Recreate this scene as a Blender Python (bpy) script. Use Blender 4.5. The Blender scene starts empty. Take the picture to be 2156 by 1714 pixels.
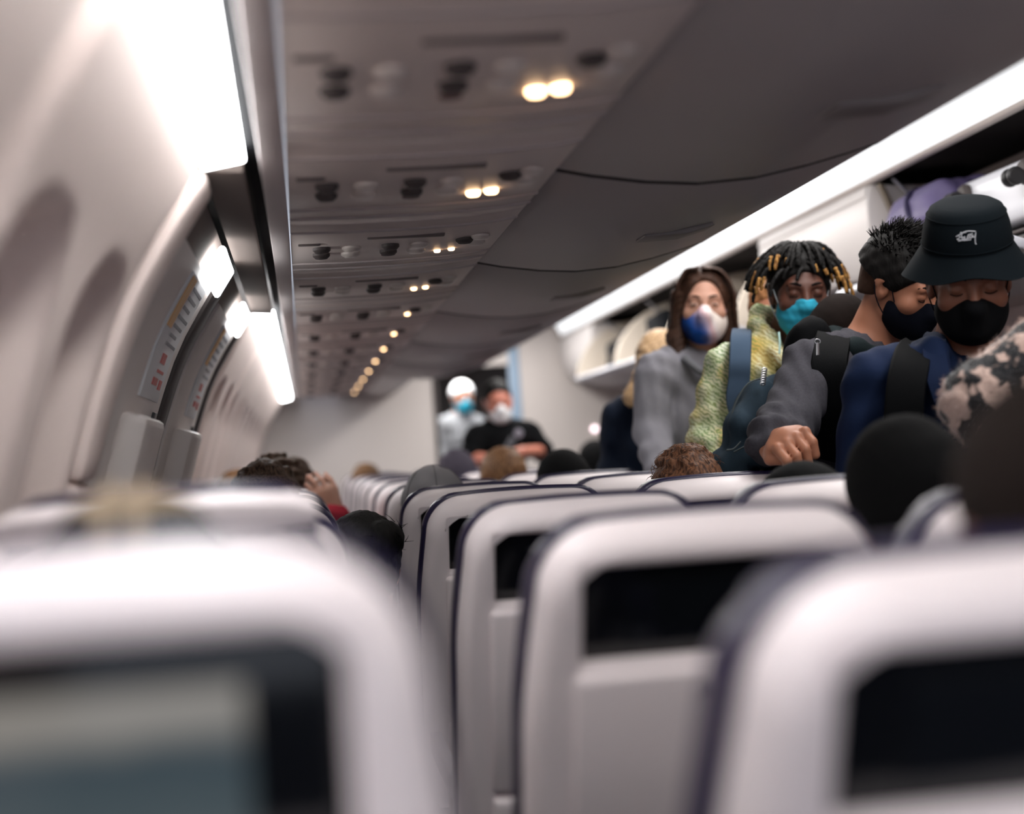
import bpy, bmesh, math, random
import numpy as np
from mathutils import Vector, Matrix, Euler

# ---------------------------------------------------------------- camera, light, exposure
scn = bpy.context.scene
COL = scn.collection
F, CX, CY = 3150.0, 1078.0, 857.0          # focal length in pixels of the 2156x1714 frame
VPX, VPY, ROLL = 640.0, 983.0, math.radians(3.4)   # where the cabin axis vanishes, camera roll
H = 1.20                                    # camera height above the floor
_yw = Vector(((VPX - CX) / F, -(VPY - CY) / F, -1.0)).normalized()
_u = Vector((-math.sin(ROLL), math.cos(ROLL), 0.0))
_zw = (_u - _u.dot(_yw) * _yw).normalized()
_xw = _yw.cross(_zw)
RM = Matrix((_xw, _yw, _zw))                # camera vector -> world vector
camd = bpy.data.cameras.new('camera'); cam = bpy.data.objects.new('camera', camd); COL.objects.link(cam)
cam.matrix_world = Matrix.Translation((0, 0, H)) @ RM.to_4x4()
camd.sensor_width = 36.0; camd.lens = 36.0 * F / 2156.0
camd.clip_start = 0.02; camd.clip_end = 100
camd.dof.use_dof = True; camd.dof.focus_distance = 3.45; camd.dof.aperture_fstop = 1.5
scn.camera = cam
vs = scn.view_settings
vs.view_transform = 'Standard'; vs.look = 'None'; vs.gamma = 1.0; vs.use_curve_mapping = False
vs.exposure = 0.28

world = bpy.data.worlds.new('world'); scn.world = world; world.use_nodes = True
world.node_tree.nodes['Background'].inputs[0].default_value = (0.80, 0.86, 1.0, 1)
world.node_tree.nodes['Background'].inputs[1].default_value = 0.9

def area(name, loc, rot, sx, sy, power, color):
    l = bpy.data.lights.new(name, 'AREA'); l.shape = 'RECTANGLE'; l.size = sx; l.size_y = sy
    l.energy = power; l.color = color
    o = bpy.data.objects.new(name, l); COL.objects.link(o); o.location = loc; o.rotation_euler = rot
    return o
# the cabin's ceiling lamps over the aisle, one per ceiling bay
CEIL_P = 10.5
for i in range(11):
    area('ceiling_lamp', (1.42, -3.2 + 1.35 * i, 2.165), (0, 0, 0), 0.34, 1.2, CEIL_P * (1.5 if i > 6 else 1.0), (1.0, 0.97, 0.95))
area('galley_fill', (1.25, 12.1, 2.16), (0, 0, 0), 0.6, 0.5, 26.0, (1.0, 0.96, 0.92))  # unseen fill added to brighten the person beyond the doorway

def at(px, py, D):
    d = RM @ Vector(((px - CX) / F, -(py - CY) / F, -1.0))
    d *= D / d.y
    return Vector((d.x, d.y, d.z + H))

# ---------------------------------------------------------------- materials
MATS = {}
def lin(c):
    if isinstance(c, str):
        c = tuple(int(c[i:i + 2], 16) / 255 for i in (0, 2, 4))
    return tuple((v / 12.92 if v <= 0.04045 else ((v + 0.055) / 1.055) ** 2.4) for v in c) + (1.0,)
def mat(name, color, rough=0.5, bump=0.0, scale=200.0, var=0.0, vscale=6.0, metal=0.0, sheen=0.0, spec=None, coat=0.0, sss=0.0):
    if name in MATS: return MATS[name]
    if spec is None: spec = 0.12 if rough > 0.69 else 0.5
    m = bpy.data.materials.new(name); m.use_nodes = True; nt = m.node_tree
    b = nt.nodes['Principled BSDF']; c = lin(color)
    b.inputs['Base Color'].default_value = c; b.inputs['Roughness'].default_value = rough
    b.inputs['Metallic'].default_value = metal; b.inputs['Specular IOR Level'].default_value = spec
    if coat: b.inputs['Coat Weight'].default_value = coat; b.inputs['Coat Roughness'].default_value = 0.15
    if sheen: b.inputs['Sheen Weight'].default_value = sheen; b.inputs['Sheen Roughness'].default_value = 0.5
    if sss:
        b.inputs['Subsurface Weight'].default_value = sss
        b.inputs['Subsurface Radius'].default_value = (0.012, 0.004, 0.002); b.inputs['Subsurface Scale'].default_value = 1.0
    tc = nt.nodes.new('ShaderNodeTexCoord')
    if var:
        n = nt.nodes.new('ShaderNodeTexNoise'); n.inputs['Scale'].default_value = vscale; n.inputs['Detail'].default_value = 4
        nt.links.new(tc.outputs['Object'], n.inputs['Vector'])
        mx = nt.nodes.new('ShaderNodeMix'); mx.data_type = 'RGBA'
        mx.inputs['A'].default_value = tuple(max(0, v * (1 - var)) for v in c[:3]) + (1,)
        mx.inputs['B'].default_value = tuple(min(1, v * (1 + var)) for v in c[:3]) + (1,)
        nt.links.new(n.outputs['Fac'], mx.inputs['Factor']); nt.links.new(mx.outputs['Result'], b.inputs['Base Color'])
    if bump:
        n2 = nt.nodes.new('ShaderNodeTexNoise'); n2.inputs['Scale'].default_value = scale; n2.inputs['Detail'].default_value = 3
        nt.links.new(tc.outputs['Object'], n2.inputs['Vector'])
        bp = nt.nodes.new('ShaderNodeBump'); bp.inputs['Strength'].default_value = bump; bp.inputs['Distance'].default_value = 0.004
        nt.links.new(n2.outputs['Fac'], bp.inputs['Height']); nt.links.new(bp.outputs['Normal'], b.inputs['Normal'])
    MATS[name] = m
    return m
def emit(name, color, strength):
    if name in MATS: return MATS[name]
    m = bpy.data.materials.new(name); m.use_nodes = True; nt = m.node_tree
    b = nt.nodes['Principled BSDF']; b.inputs['Base Color'].default_value = (0.8, 0.8, 0.8, 1)
    b.inputs['Emission Color'].default_value = lin(color); b.inputs['Emission Strength'].default_value = strength
    MATS[name] = m
    return m

M_PLASTIC = mat('cabin_plastic', 'd9d0cb', 0.45, 0.05, 400)
M_WALL = mat('sidewall_plastic', 'e9d8d0', 0.55, 0.05, 300)
M_SHADE = mat('window_shade_plastic', 'c9b9b0', 0.5)
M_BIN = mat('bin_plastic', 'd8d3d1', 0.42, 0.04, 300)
M_BIN_SHADED = mat('bin_underside_shaded', 'a9a2a1', 0.5, 0.04, 300)  # same plastic as the bins, underside shade put into the colour
M_PSU = mat('service_panel_plastic', 'd8cac3', 0.45, 0.04, 300)
M_RAIL = mat('rail_plastic', 'd2c8c6', 0.4)
M_BLACK = mat('black_gap', '0b0d10', 0.7)
M_DARK = mat('dark_plastic', '1b1a1c', 0.45)
M_GREYP = mat('grey_plastic', '4a4443', 0.6, spec=.3)
M_EXITGREY = mat('exit_lining', '8d817b', 0.75)
M_SHELL = mat('seat_shell_plastic', 'ebe2e3', 0.42, 0.03, 500, spec=.35)
M_NAVY = mat('navy_leather', '26213f', 0.3, 0.12, 350, coat=0.25)
M_SCREEN = mat('screen_glass', '0c0e11', 0.16)
M_CARPET = mat('carpet', '2b2d38', 0.95, 0.6, 300)
M_METAL = mat('brushed_metal', 'b8b8bc', 0.35, metal=1.0)
M_LIP = mat('bin_lip', 'd6d8e0', 0.35)
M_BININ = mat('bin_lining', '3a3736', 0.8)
M_CREAM = mat('bin_side_cream', 'd9cdbd', 0.5)
M_PART = mat('partition_laminate', 'd5cdc8', 0.5, 0.04, 300)
M_BLUEGREY = mat('blue_grey_trim', '8fa6bd', 0.5)
M_SIDELIGHT = emit('sidewall_light', 'fdfeff', 15.0)
M_EXITLIGHT = emit('exit_light', 'fdfeff', 6.0)
M_COVE = emit('cove_light', 'f2f6fa', 0.80)
M_LAMP = emit('reading_lamp', 'ffcf9a', 7.0)

# ---------------------------------------------------------------- mesh helpers
def tag(o, label=None, cat=None, group=None, kind=None):
    if label: o['label'] = label
    if cat: o['category'] = cat
    if group: o['group'] = group
    if kind: o['kind'] = kind
    return o
def empty(name, loc=(0, 0, 0), rz=0.0, parent=None):
    o = bpy.data.objects.new(name, None); COL.objects.link(o); o.location = loc; o.rotation_euler = (0, 0, rz)
    o.empty_display_size = 0.1
    if parent: o.parent = parent
    return o
def link(name, me, parent=None, loc=None, rot=None):
    o = bpy.data.objects.new(name, me); COL.objects.link(o)
    if parent: o.parent = parent
    if loc is not None: o.location = loc
    if rot is not None: o.rotation_euler = rot
    return o
def smooth(me, angle=40):
    for p in me.polygons: p.use_smooth = True
    try: me.set_sharp_from_angle(angle=math.radians(angle))
    except Exception: pass
    return me
def mesh_from(name, verts, faces, m=None, ang=40, flip=False):
    me = bpy.data.meshes.new(name); me.from_pydata([tuple(v) for v in verts], [], [tuple(f) for f in faces])
    bm = bmesh.new(); bm.from_mesh(me); bmesh.ops.remove_doubles(bm, verts=bm.verts, dist=1e-6)
    bmesh.ops.recalc_face_normals(bm, faces=bm.faces)
    bm.to_mesh(me); bm.free()
    if m: me.materials.append(m)
    return smooth(me, ang)
def prism(name, prof, y0, y1, m, bev=0.0, seg=2, ang=40, axis='y'):
    """closed profile (x,z) extruded along y"""
    bm = bmesh.new(); n = len(prof)
    a = [bm.verts.new((p[0], y0, p[1])) for p in prof]; b = [bm.verts.new((p[0], y1, p[1])) for p in prof]
    bm.faces.new(a); bm.faces.new(list(reversed(b)))
    for i in range(n): bm.faces.new((a[i], b[i], b[(i + 1) % n], a[(i + 1) % n]))
    bmesh.ops.recalc_face_normals(bm, faces=bm.faces)
    if bev:
        es = [e for e in bm.edges if e.calc_face_angle(0) > math.radians(35)]
        bmesh.ops.bevel(bm, geom=es, offset=bev, segments=seg, profile=0.5, affect='EDGES', clamp_overlap=True)
    me = bpy.data.meshes.new(name); bm.to_mesh(me); bm.free(); me.materials.append(m)
    return smooth(me, ang)
def box(name, x0, x1, y0, y1, z0, z1, m, bev=0.0, seg=2):
    bm = bmesh.new(); bmesh.ops.create_cube(bm, size=1.0)
    for v in bm.verts:
        v.co = Vector(((x0 + x1) / 2 + v.co.x * (x1 - x0), (y0 + y1) / 2 + v.co.y * (y1 - y0), (z0 + z1) / 2 + v.co.z * (z1 - z0)))
    if bev: bmesh.ops.bevel(bm, geom=list(bm.edges), offset=bev, segments=seg, profile=0.5, affect='EDGES', clamp_overlap=True)
    me = bpy.data.meshes.new(name); bm.to_mesh(me); bm.free(); me.materials.append(m)
    return smooth(me, 40)
def lathe(name, prof, m, n=24, sx=1.0, sy=1.0, mtx=None, ang=40):
    """prof: list of (r, z) from bottom to top"""
    vs, fs = [], []
    for r, z in prof:
        for k in range(n):
            t = 2 * math.pi * k / n; vs.append(Vector((r * math.cos(t) * sx, r * math.sin(t) * sy, z)))
    for i in range(len(prof) - 1):
        for k in range(n):
            fs.append((i * n + k, i * n + (k + 1) % n, (i + 1) * n + (k + 1) % n, (i + 1) * n + k))
    if prof[0][0] > 1e-6: fs.append(tuple(range(n - 1, -1, -1)))
    if prof[-1][0] > 1e-6: fs.append(tuple((len(prof) - 1) * n + k for k in range(n)))
    if mtx: vs = [mtx @ v for v in vs]
    return mesh_from(name, vs, fs, m, ang)
def tube_geo(pts, rad, n=8, cap=True):
    """verts, faces of a tube through pts; rad scalar or list"""
    pts = [Vector(p) for p in pts]; vs, fs = [], []
    rr = rad if isinstance(rad, (list, tuple)) else [rad] * len(pts)
    up = None
    for i, p in enumerate(pts):
        t = (pts[min(i + 1, len(pts) - 1)] - pts[max(i - 1, 0)]).normalized()
        if up is None:
            up = Vector((0, 0, 1)) if abs(t.z) < 0.9 else Vector((1, 0, 0))
        a = (up - up.dot(t) * t).normalized(); b = t.cross(a); up = a
        for k in range(n):
            th = 2 * math.pi * k / n; vs.append(p + rr[i] * (math.cos(th) * a + math.sin(th) * b))
    for i in range(len(pts) - 1):
        for k in range(n): fs.append((i * n + k, i * n + (k + 1) % n, (i + 1) * n + (k + 1) % n, (i + 1) * n + k))
    if cap:
        fs.append(tuple(range(n - 1, -1, -1))); fs.append(tuple((len(pts) - 1) * n + k for k in range(n)))
    return vs, fs
def tube(name, pts, rad, m, n=8):
    v, f = tube_geo(pts, rad, n); return mesh_from(name, v, f, m, 60)
def ribbon_geo(pts, nrm, width, thick, taper=None):
    """flat strap: pts centre line, nrm list of normals"""
    vs, fs = [], []
    pts = [Vector(p) for p in pts]
    for i, p in enumerate(pts):
        t = (pts[min(i + 1, len(pts) - 1)] - pts[max(i - 1, 0)]).normalized()
        nn = (Vector(nrm[i]) - Vector(nrm[i]).dot(t) * t).normalized(); s = t.cross(nn)
        w = width * (taper[i] if taper else 1) / 2
        vs += [p - s * w, p - s * w * 0.9 + nn * thick, p + s * w * 0.9 + nn * thick, p + s * w]
    for i in range(len(pts) - 1):
        for k in range(4): fs.append((4 * i + k, 4 * i + (k + 1) % 4, 4 * i + 4 + (k + 1) % 4, 4 * i + 4 + k))
    fs.append((0, 1, 2, 3)); k = 4 * (len(pts) - 1); fs.append((k + 3, k + 2, k + 1, k))
    return vs, fs
def catmull(pts, n=8):
    pts = [Vector(p) for p in pts]; P = [2 * pts[0] - pts[1]] + pts + [2 * pts[-1] - pts[-2]]; out = []
    for i in range(1, len(P) - 2):
        for k in range(n):
            t = k / n; a, b, c, d = P[i - 1], P[i], P[i + 1], P[i + 2]
            out.append(0.5 * ((2 * b) + (c - a) * t + (2 * a - 5 * b + 4 * c - d) * t * t + (3 * b - a - 3 * c + d) * t ** 3))
    out.append(pts[-1]); return out
ORD = ['first', 'second', 'third', 'fourth', 'fifth', 'sixth', 'seventh', 'eighth', 'ninth', 'tenth', 'eleventh', 'twelfth', 'thirteenth', 'fourteenth', 'fifteenth', 'sixteenth']
# ---------------------------------------------------------------- cabin shell
XC = 1.47                                   # cabin centre line
Y0, Y1 = -2.2, 11.3                         # aft end of what is built, forward partition
def mir(x): return 2 * XC - x
WALLP = catmull([Vector((p[0], 0, p[1] + H)) for p in
    [(-.129, .492), (-.2, .385), (-.261, .282), (-.306, .17), (-.345, .05), (-.385, -.095), (-.42, -.28), (-.435, -.5), (-.425, -.8), (-.38, -1.2)]], 6)
WALLP = [(p.x, p.z) for p in WALLP]
_arc = [0.0]
for i in range(1, len(WALLP)): _arc.append(_arc[-1] + math.dist(WALLP[i], WALLP[i - 1]))
def wall_pt(s, off=0.0):
    """point at arc length s down the sidewall, pushed outboard by off"""
    s = min(max(s, 0.0), _arc[-1] - 1e-6)
    i = max(k for k in range(len(_arc)) if _arc[k] <= s); i = min(i, len(_arc) - 2)
    t = (s - _arc[i]) / (_arc[i + 1] - _arc[i]); a, b = WALLP[i], WALLP[i + 1]
    tx, tz = (b[0] - a[0]), (b[1] - a[1]); L = math.hypot(tx, tz)
    nx, nz = tz / L, -tx / L                # outboard normal (points to -x)
    return a[0] + (b[0] - a[0]) * t + nx * off, a[1] + (b[1] - a[1]) * t + nz * off
def wall_s(zrel):
    z = zrel + H
    for i in range(len(WALLP) - 1):
        if WALLP[i + 1][1] <= z <= WALLP[i][1]:
            return _arc[i] + (_arc[i + 1] - _arc[i]) * (WALLP[i][1] - z) / (WALLP[i][1] - WALLP[i + 1][1])
    return 0.0 if z > WALLP[0][1] else _arc[-1]
def rrect(px, py, hx, hy, r):
    qx, qy = abs(px) - hx + r, abs(py) - hy + r
    return math.hypot(max(qx, 0), max(qy, 0)) + min(max(qx, qy), 0) - r
def sst(a, b, x):
    t = min(max((x - a) / (b - a), 0), 1); return t * t * (3 - 2 * t)
PITCHW = 1.0
S_TOP, S_BOT = 0.0, wall_s(-0.62)

floor = tag(link('floor', box('floor', -0.6, mir(-0.6), Y0, 14.2, -0.04, 0.0, M_CARPET)), 'dark carpeted cabin floor under the seats', kind='structure')
ceil_prof = [(0.50, 2.09), (0.75, 2.17), (1.1, 2.20), (XC, 2.205), (mir(1.1), 2.20), (mir(.86), 2.155), (mir(.86), 2.30), (0.50, 2.30)]
ceiling = tag(link('ceiling', prism('ceiling', ceil_prof, Y0, 14.2, M_PLASTIC)), 'pale cabin ceiling panel over the aisle', kind='structure')

# left sidewall: an outer skin with moulded window panels on it
def skin(name, off, y0, y1, mirror, m):
    vs, fs = [], []; S = [i * _arc[-1] / 30 for i in range(31)]
    for y in (y0, y1):
        for o in (off, off + 0.02):
            for s in S:
                x, z = wall_pt(s, o); vs.append((mir(x) if mirror else x, y, z))
    n = 31
    for k in (0, 1):
        a, b = k * n, (k + 2) * n
        for i in range(n - 1): fs.append((a + i, a + i + 1, b + i + 1, b + i))
    for i in range(n - 1):
        fs.append((i, n + i, n + i + 1, i + 1)); fs.append((2 * n + i, 3 * n + i, 3 * n + i + 1, 2 * n + i + 1))
    fs.append((0, n, 3 * n, 2 * n)); fs.append((n - 1, 2 * n - 1, 4 * n - 1, 3 * n - 1))
    return mesh_from(name, vs, fs, m, 50)
wall_left = tag(link('wall_left', skin('wall_left', 0.075, Y0, 14.2, False, M_WALL)), 'curved pale sidewall with window panels on the left', kind='structure')
wall_right = tag(link('wall_right', skin('wall_right', 0.0, Y0, 14.2, True, M_WALL)), 'curved pale sidewall beyond the right-hand seats', kind='structure')

def panel_mesh():
    NY, NS = 90, 64; vs, fs = [], []
    s_mid = (wall_s(.275) + wall_s(-.34)) / 2; hs = (wall_s(-.34) - wall_s(.275)) / 2 + .03
    for i in range(NY + 1):
        y = 0.002 + (PITCHW - 0.004) * i / NY
        for j in range(NS + 1):
            s = S_TOP + (S_BOT - S_TOP) * j / NS
            d = min(rrect(y - .25, s - s_mid, .185, hs, .15), rrect(y - .75, s - s_mid, .185, hs, .15))
            off = 0.058 * (1 - sst(-0.060, 0.014, d))
            e = min(y, PITCHW - y); off += 0.034 * (1 - sst(0, 0.065, e))
            x, z = wall_pt(s, off - .004); vs.append((x, y, z))
    w = NS + 1
    for i in range(NY):
        for j in range(NS): fs.append((i * w + j, i * w + j + 1, (i + 1) * w + j + 1, (i + 1) * w + j))
    return mesh_from('wall_panel', vs, fs, M_WALL, 60), s_mid, hs
PANEL, S_MID, HS = panel_mesh()
S_W0, S_W1 = wall_s(.215), wall_s(-.12)
def shade_mesh():
    vs, fs = [], []; N, K = 10, 14
    for i in range(N + 1):
        y = -.115 + .23 * i / N
        for j in range(K + 1):
            x, z = wall_pt(S_W0 + (S_W1 - S_W0) * j / K, .050); vs.append((x, y, z))
    for i in range(N):
        for j in range(K): fs.append((i * (K + 1) + j, i * (K + 1) + j + 1, (i + 1) * (K + 1) + j + 1, (i + 1) * (K + 1) + j))
    return mesh_from('window_shade', vs, fs, M_SHADE, 60)
SHADE = shade_mesh()
def shade_pull_mesh():
    x, z = wall_pt(S_W1 - .05, .044); x2, z2 = wall_pt(S_W1 - .025, .044)
    return prism('shade_pull', [(x, z), (x + .01, z), (x2 + .01, z2), (x2, z2)], -.05, .05, M_SHADE, 0.003)
PULL = shade_pull_mesh()
EX0, EX1 = 2.42, 4.80
ys = [EX0 - PITCHW * (k + 1) for k in range(5)] + [EX1 + PITCHW * k for k in range(7)]
M_DAY = emit('daylight_pane', 'e8f0ff', 1.2)
PANE = SHADE.copy(); PANE.materials[0] = M_DAY
for y in ys:
    p = link('wall_panel', PANEL, wall_left, (0, y, 0))
    for wy in (.25, .75):
        if y + wy < 0.8: link('window_pane', PANE, p, (0, wy, 0))      # shades up beside and behind the camera, out of frame
        else: s = link('window_shade', SHADE, p, (0, wy, 0)); link('shade_pull', PULL, s)

# strip on the sidewall between two arc lengths
def wall_plate(name, y0, y1, s0, s1, off, thick, m, bev=0.004, n=8):
    A = [wall_pt(s0 + (s1 - s0) * i / n, off) for i in range(n + 1)]; B = [wall_pt(s0 + (s1 - s0) * i / n, off + thick) for i in range(n + 1)]
    return prism(name, A + B[::-1], y0, y1, m, bev)
# overwing exits
def exit_hatch(y0, which):
    e = empty('exit_hatch', (0, y0, 0))
    tag(e, which, 'exit hatch', 'overwing exit hatches in the left wall')
    link('hatch_lining', wall_plate('hatch_lining', 0.0, 1.0, wall_s(.49), S_BOT, .022, .03, M_EXITGREY, .006, 16), e)
    fr = wall_plate('hatch_panel', 0.10, 0.92, wall_s(.42), wall_s(-.55), .008, .016, M_PLASTIC, .006, 16); link('hatch_panel', fr, e)
    pl = link('instruction_placard', wall_plate('instruction_placard', .44, .80, wall_s(.40), wall_s(.16), .003, .006, mat('placard_white', 'dcdde0', .5), .001), e)
    OR, RD, GY = mat('placard_orange', 'd9a352', .5), mat('placard_red', 'c2504c', .5), mat('placard_print', '9a9ca2', .6)
    for (a, b, s0, s1, m, nm) in ((.46, .545, .395, .30, OR, 'orange_panel'),
        (.60, .68, .255, .235, RD, 'red_symbol'), (.57, .66, .205, .19, RD, 'red_symbol'), (.70, .75, .205, .185, RD, 'red_symbol'), (.60, .72, .222, .216, RD, 'red_symbol')):
        link(nm, wall_plate(nm, a, b, wall_s(s0), wall_s(s1), .001, .003, m, 0), pl)
    for k in range(7):
        zz = .385 - k * .018
        link('text_line', wall_plate('text_line', .57, .77 - .03 * (k % 3), wall_s(zz), wall_s(zz - .006), .0015, .0025, GY, 0), pl)
    # grip housing with its dark finger recess
    bz = link('grip_housing', wall_plate('grip_housing', .28, .62, wall_s(.125), wall_s(-.055), -.045, .06, M_PLASTIC, .024, 12), e)
    link('grip_recess', wall_plate('grip_recess', .50, .632, wall_s(.085), wall_s(.03), -.030, .03, M_DARK, .008), bz)
    link('grip_recess', wall_plate('grip_recess', .50, .632, wall_s(.0), wall_s(-.045), -.030, .03, M_DARK, .008), bz)
    link('latch_slot', wall_plate('latch_slot', .80, .86, wall_s(.14), wall_s(.03), .002, .01, M_DARK, .002), e)
    link('lower_moulding', wall_plate('lower_moulding', .22, .80, wall_s(-.08), wall_s(-.4), .004, .02, M_EXITGREY, .012), e)
    return e
exit_hatch(2.585, 'overwing exit hatch with instruction placard, the one nearer the camera')
exit_hatch(3.74, 'overwing exit hatch with instruction placard, the one farther from the camera')
for (a, b, m, lab, off) in ((2.425, 2.575, M_WALL, 'pale rounded frame post before the first exit hatch', -.015), (3.575, 3.73, M_GREYP, 'frame post between the two exit hatches, its shade put into a dark grey', .004), (4.745, 4.81, M_GREYP, 'grey frame post past the second exit hatch', .004)):  # post between the hatches: shade of its recessed side put into the colour
    s1 = wall_s(-.62)
    o = link('frame_post', wall_plate('frame_post', a, b, wall_s(.485), wall_s(.0), off, .045, m, .016, 14)); tag(o, lab, 'post')
    link('post_base', wall_plate('post_base', a + .002, b - .002, wall_s(-.004), s1, off, .045, m, .016, 14), o)
# lining over the exits between wall and rail
lin_ = link('trim_1', prism('trim_1', [(-.135, H + .492), (-.07, H + .487), (-.07, H + .51), (-.135, H + .51)], EX0 + .05, EX1 - .03, M_EXITGREY, .003)); tag(lin_, 'grey lining strip above the exit hatches', kind='structure')
# sidewall wash lights
LP = [(-.132, H + .480), (-.064, H + .492), (-.064, H + .505), (-.135, H + .497)]
LN = ['camera end of the left wall', 'second from the camera end', 'just before the exit frame post']
seg_n = [(EX0 - 1.0 * (k + 1), EX0 - 1.0 * k) for k in range(3)] + [(EX1 + 1.0 * k, EX1 + 1.0 * (k + 1)) for k in range(6)]
LABS = ['glowing wash light strip over the window wall, just before the exit frame', 'glowing wash light strip over the nearest left windows, beside the camera', 'glowing wash light strip over the left windows behind the camera'] + ['glowing wash light strip over the left windows, %s past the exits' % ORD[k] for k in range(6)]
for (a, b), lb in zip(seg_n, LABS):
    o = link('wash_light', prism('wash_light', LP, a + .008, min(b, Y1) - .008, M_SIDELIGHT, .004)); tag(o, lb, 'light', 'sidewall wash lights')
for y, lb in ((3.18, 'bright rounded wash light at the top of the nearer exit hatch'), (4.26, 'bright rounded wash light at the top of the farther exit hatch')):
    o = link('wash_light', wall_plate('wash_light', y, y + .38, wall_s(.475), wall_s(.41), -.010, .016, M_EXITLIGHT, .010)); tag(o, lb, 'light', 'sidewall wash lights')
# rail and dark gap along the bins
o = link('trim_2', prism('trim_2', [(-.064, H + .515), (-.04, H + .515), (-.04, H + .60), (-.064, H + .60)], Y0, Y1, M_BLACK)); tag(o, 'dark shadow gap beside the overhead rail', kind='structure')
o = link('trim_3', prism('trim_3', [(-.042, H + .487), (-.002, H + .485), (-.002, H + .53), (-.042, H + .53)], Y0, Y1, M_RAIL, .004)); tag(o, 'pale rail along the edge of the service panels', kind='structure')

o = link('trim_9', box('trim_9', -.36, -.03, Y0, Y1, H + .60, H + .62, M_BININ)); tag(o, 'dark backing added above the left wash lights against light leaks', kind='structure')  # this box and the next are added to block world light at the wall top
o = link('trim_10', box('trim_10', -.36, -.20, Y0, Y1, H + .46, H + .61, M_BININ)); tag(o, 'dark backing added behind the left wash lights against light leaks', kind='structure')
# forward partition with the doorway
DX0, DX1, DZ = 1.02, 1.60, 1.88
wf = empty('wall_front', (0, Y1, 0)); tag(wf, 'pale forward partition with an open doorway', kind='structure')
link('partition_panel', box('partition_panel', -.45, DX0, 0, .05, 0, 2.25, M_PART), wf)
link('partition_panel', box('partition_panel', DX1, 3.4, 0, .05, 0, 2.25, M_PART), wf)
link('partition_header', box('partition_header', DX0, DX1, 0, .05, DZ, 2.25, M_PART), wf)
link('door_edge', box('door_edge', DX0 - .02, DX0 + .012, -.02, .06, 0, DZ, M_GREYP, .004), wf)
link('door_edge', box('door_edge', DX1 - .01, DX1 + .07, -.02, .06, 0, 2.2, M_BLUEGREY, .01), wf)
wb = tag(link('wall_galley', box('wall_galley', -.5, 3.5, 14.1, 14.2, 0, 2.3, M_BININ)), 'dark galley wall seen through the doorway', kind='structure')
for x in (0.4, 2.55):
    pass
o = link('highlight_disc', lathe('highlight_disc', [(0.02, 0), (.02, .006), (.012, .014), (0, .016)], emit('highlight_glow', 'ffe6ee', 3.0), 20, mtx=Matrix.Rotation(math.radians(90), 4, 'X')))  # glowing disc added in place of an out-of-focus highlight
o.location = at(1252, 903, Y1 - .002); tag(o, 'small round glowing disc in place of a highlight on the forward partition', 'highlight')

# ---------------------------------------------------------------- service panels over the left seats
PY0 = 1.90; READ_P = 3.8
PSUP = [(0.0, .488), (.12, .487), (.25, .488), (.36, .492), (.44, .499), (.482, .505)]
def psu_z(x):
    for a, b in zip(PSUP, PSUP[1:]):
        if a[0] <= x <= b[0]: return H + a[1] + (b[1] - a[1]) * (x - a[0]) / (b[0] - a[0])
    return H + .49
def psu_disc(x, y, r, m, nm, parent, depth=.006, dome=True):
    me = lathe(nm, [(r, 0), (r, -.003), (r * .8, -depth), (0, -depth * 1.15)], m, 16)
    return link(nm, me, parent, (x, y, psu_z(x)))
PANELP = [(x, z + H) for x, z in PSUP] + [(x, z + H + .012) for x, z in reversed(PSUP)]
ME_FILL = prism('panel_body', PANELP, -.375, .375, M_PSU, .003)
_rib = [(x, z + H - .004) for x, z in PSUP] + [(x, z + H + .004) for x, z in reversed(PSUP)]
ME_RIB = prism('rib', _rib, -.006, .006, mat('rib_plastic', 'b9adaa', .5), .002)
M_NOZ, M_PALE, M_BTN = mat('nozzle_dark', '4a4240', .6), mat('lens_pale', 'd9cec6', .3), mat('button_red', '5a2626', .5)
ME_D = lathe('air_nozzle', [(.020, 0), (.020, -.006), (.014, -.012), (.005, -.013), (0, -.010)], M_NOZ, 16)
ME_P = lathe('lamp_lens', [(.022, 0), (.022, -.005), (.016, -.010), (0, -.011)], M_PALE, 16)
ME_L = lathe('lit_lens', [(.0135, 0), (.0135, -.005), (.010, -.009), (0, -.010)], M_LAMP, 16)
ME_L2 = lathe('lit_lens', [(.008, 0), (.008, -.004), (.006, -.006), (0, -.007)], M_LAMP, 14)
ME_B = lathe('call_button', [(.016, 0), (.016, -.003), (0, -.004)], M_BTN, 12)
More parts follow.
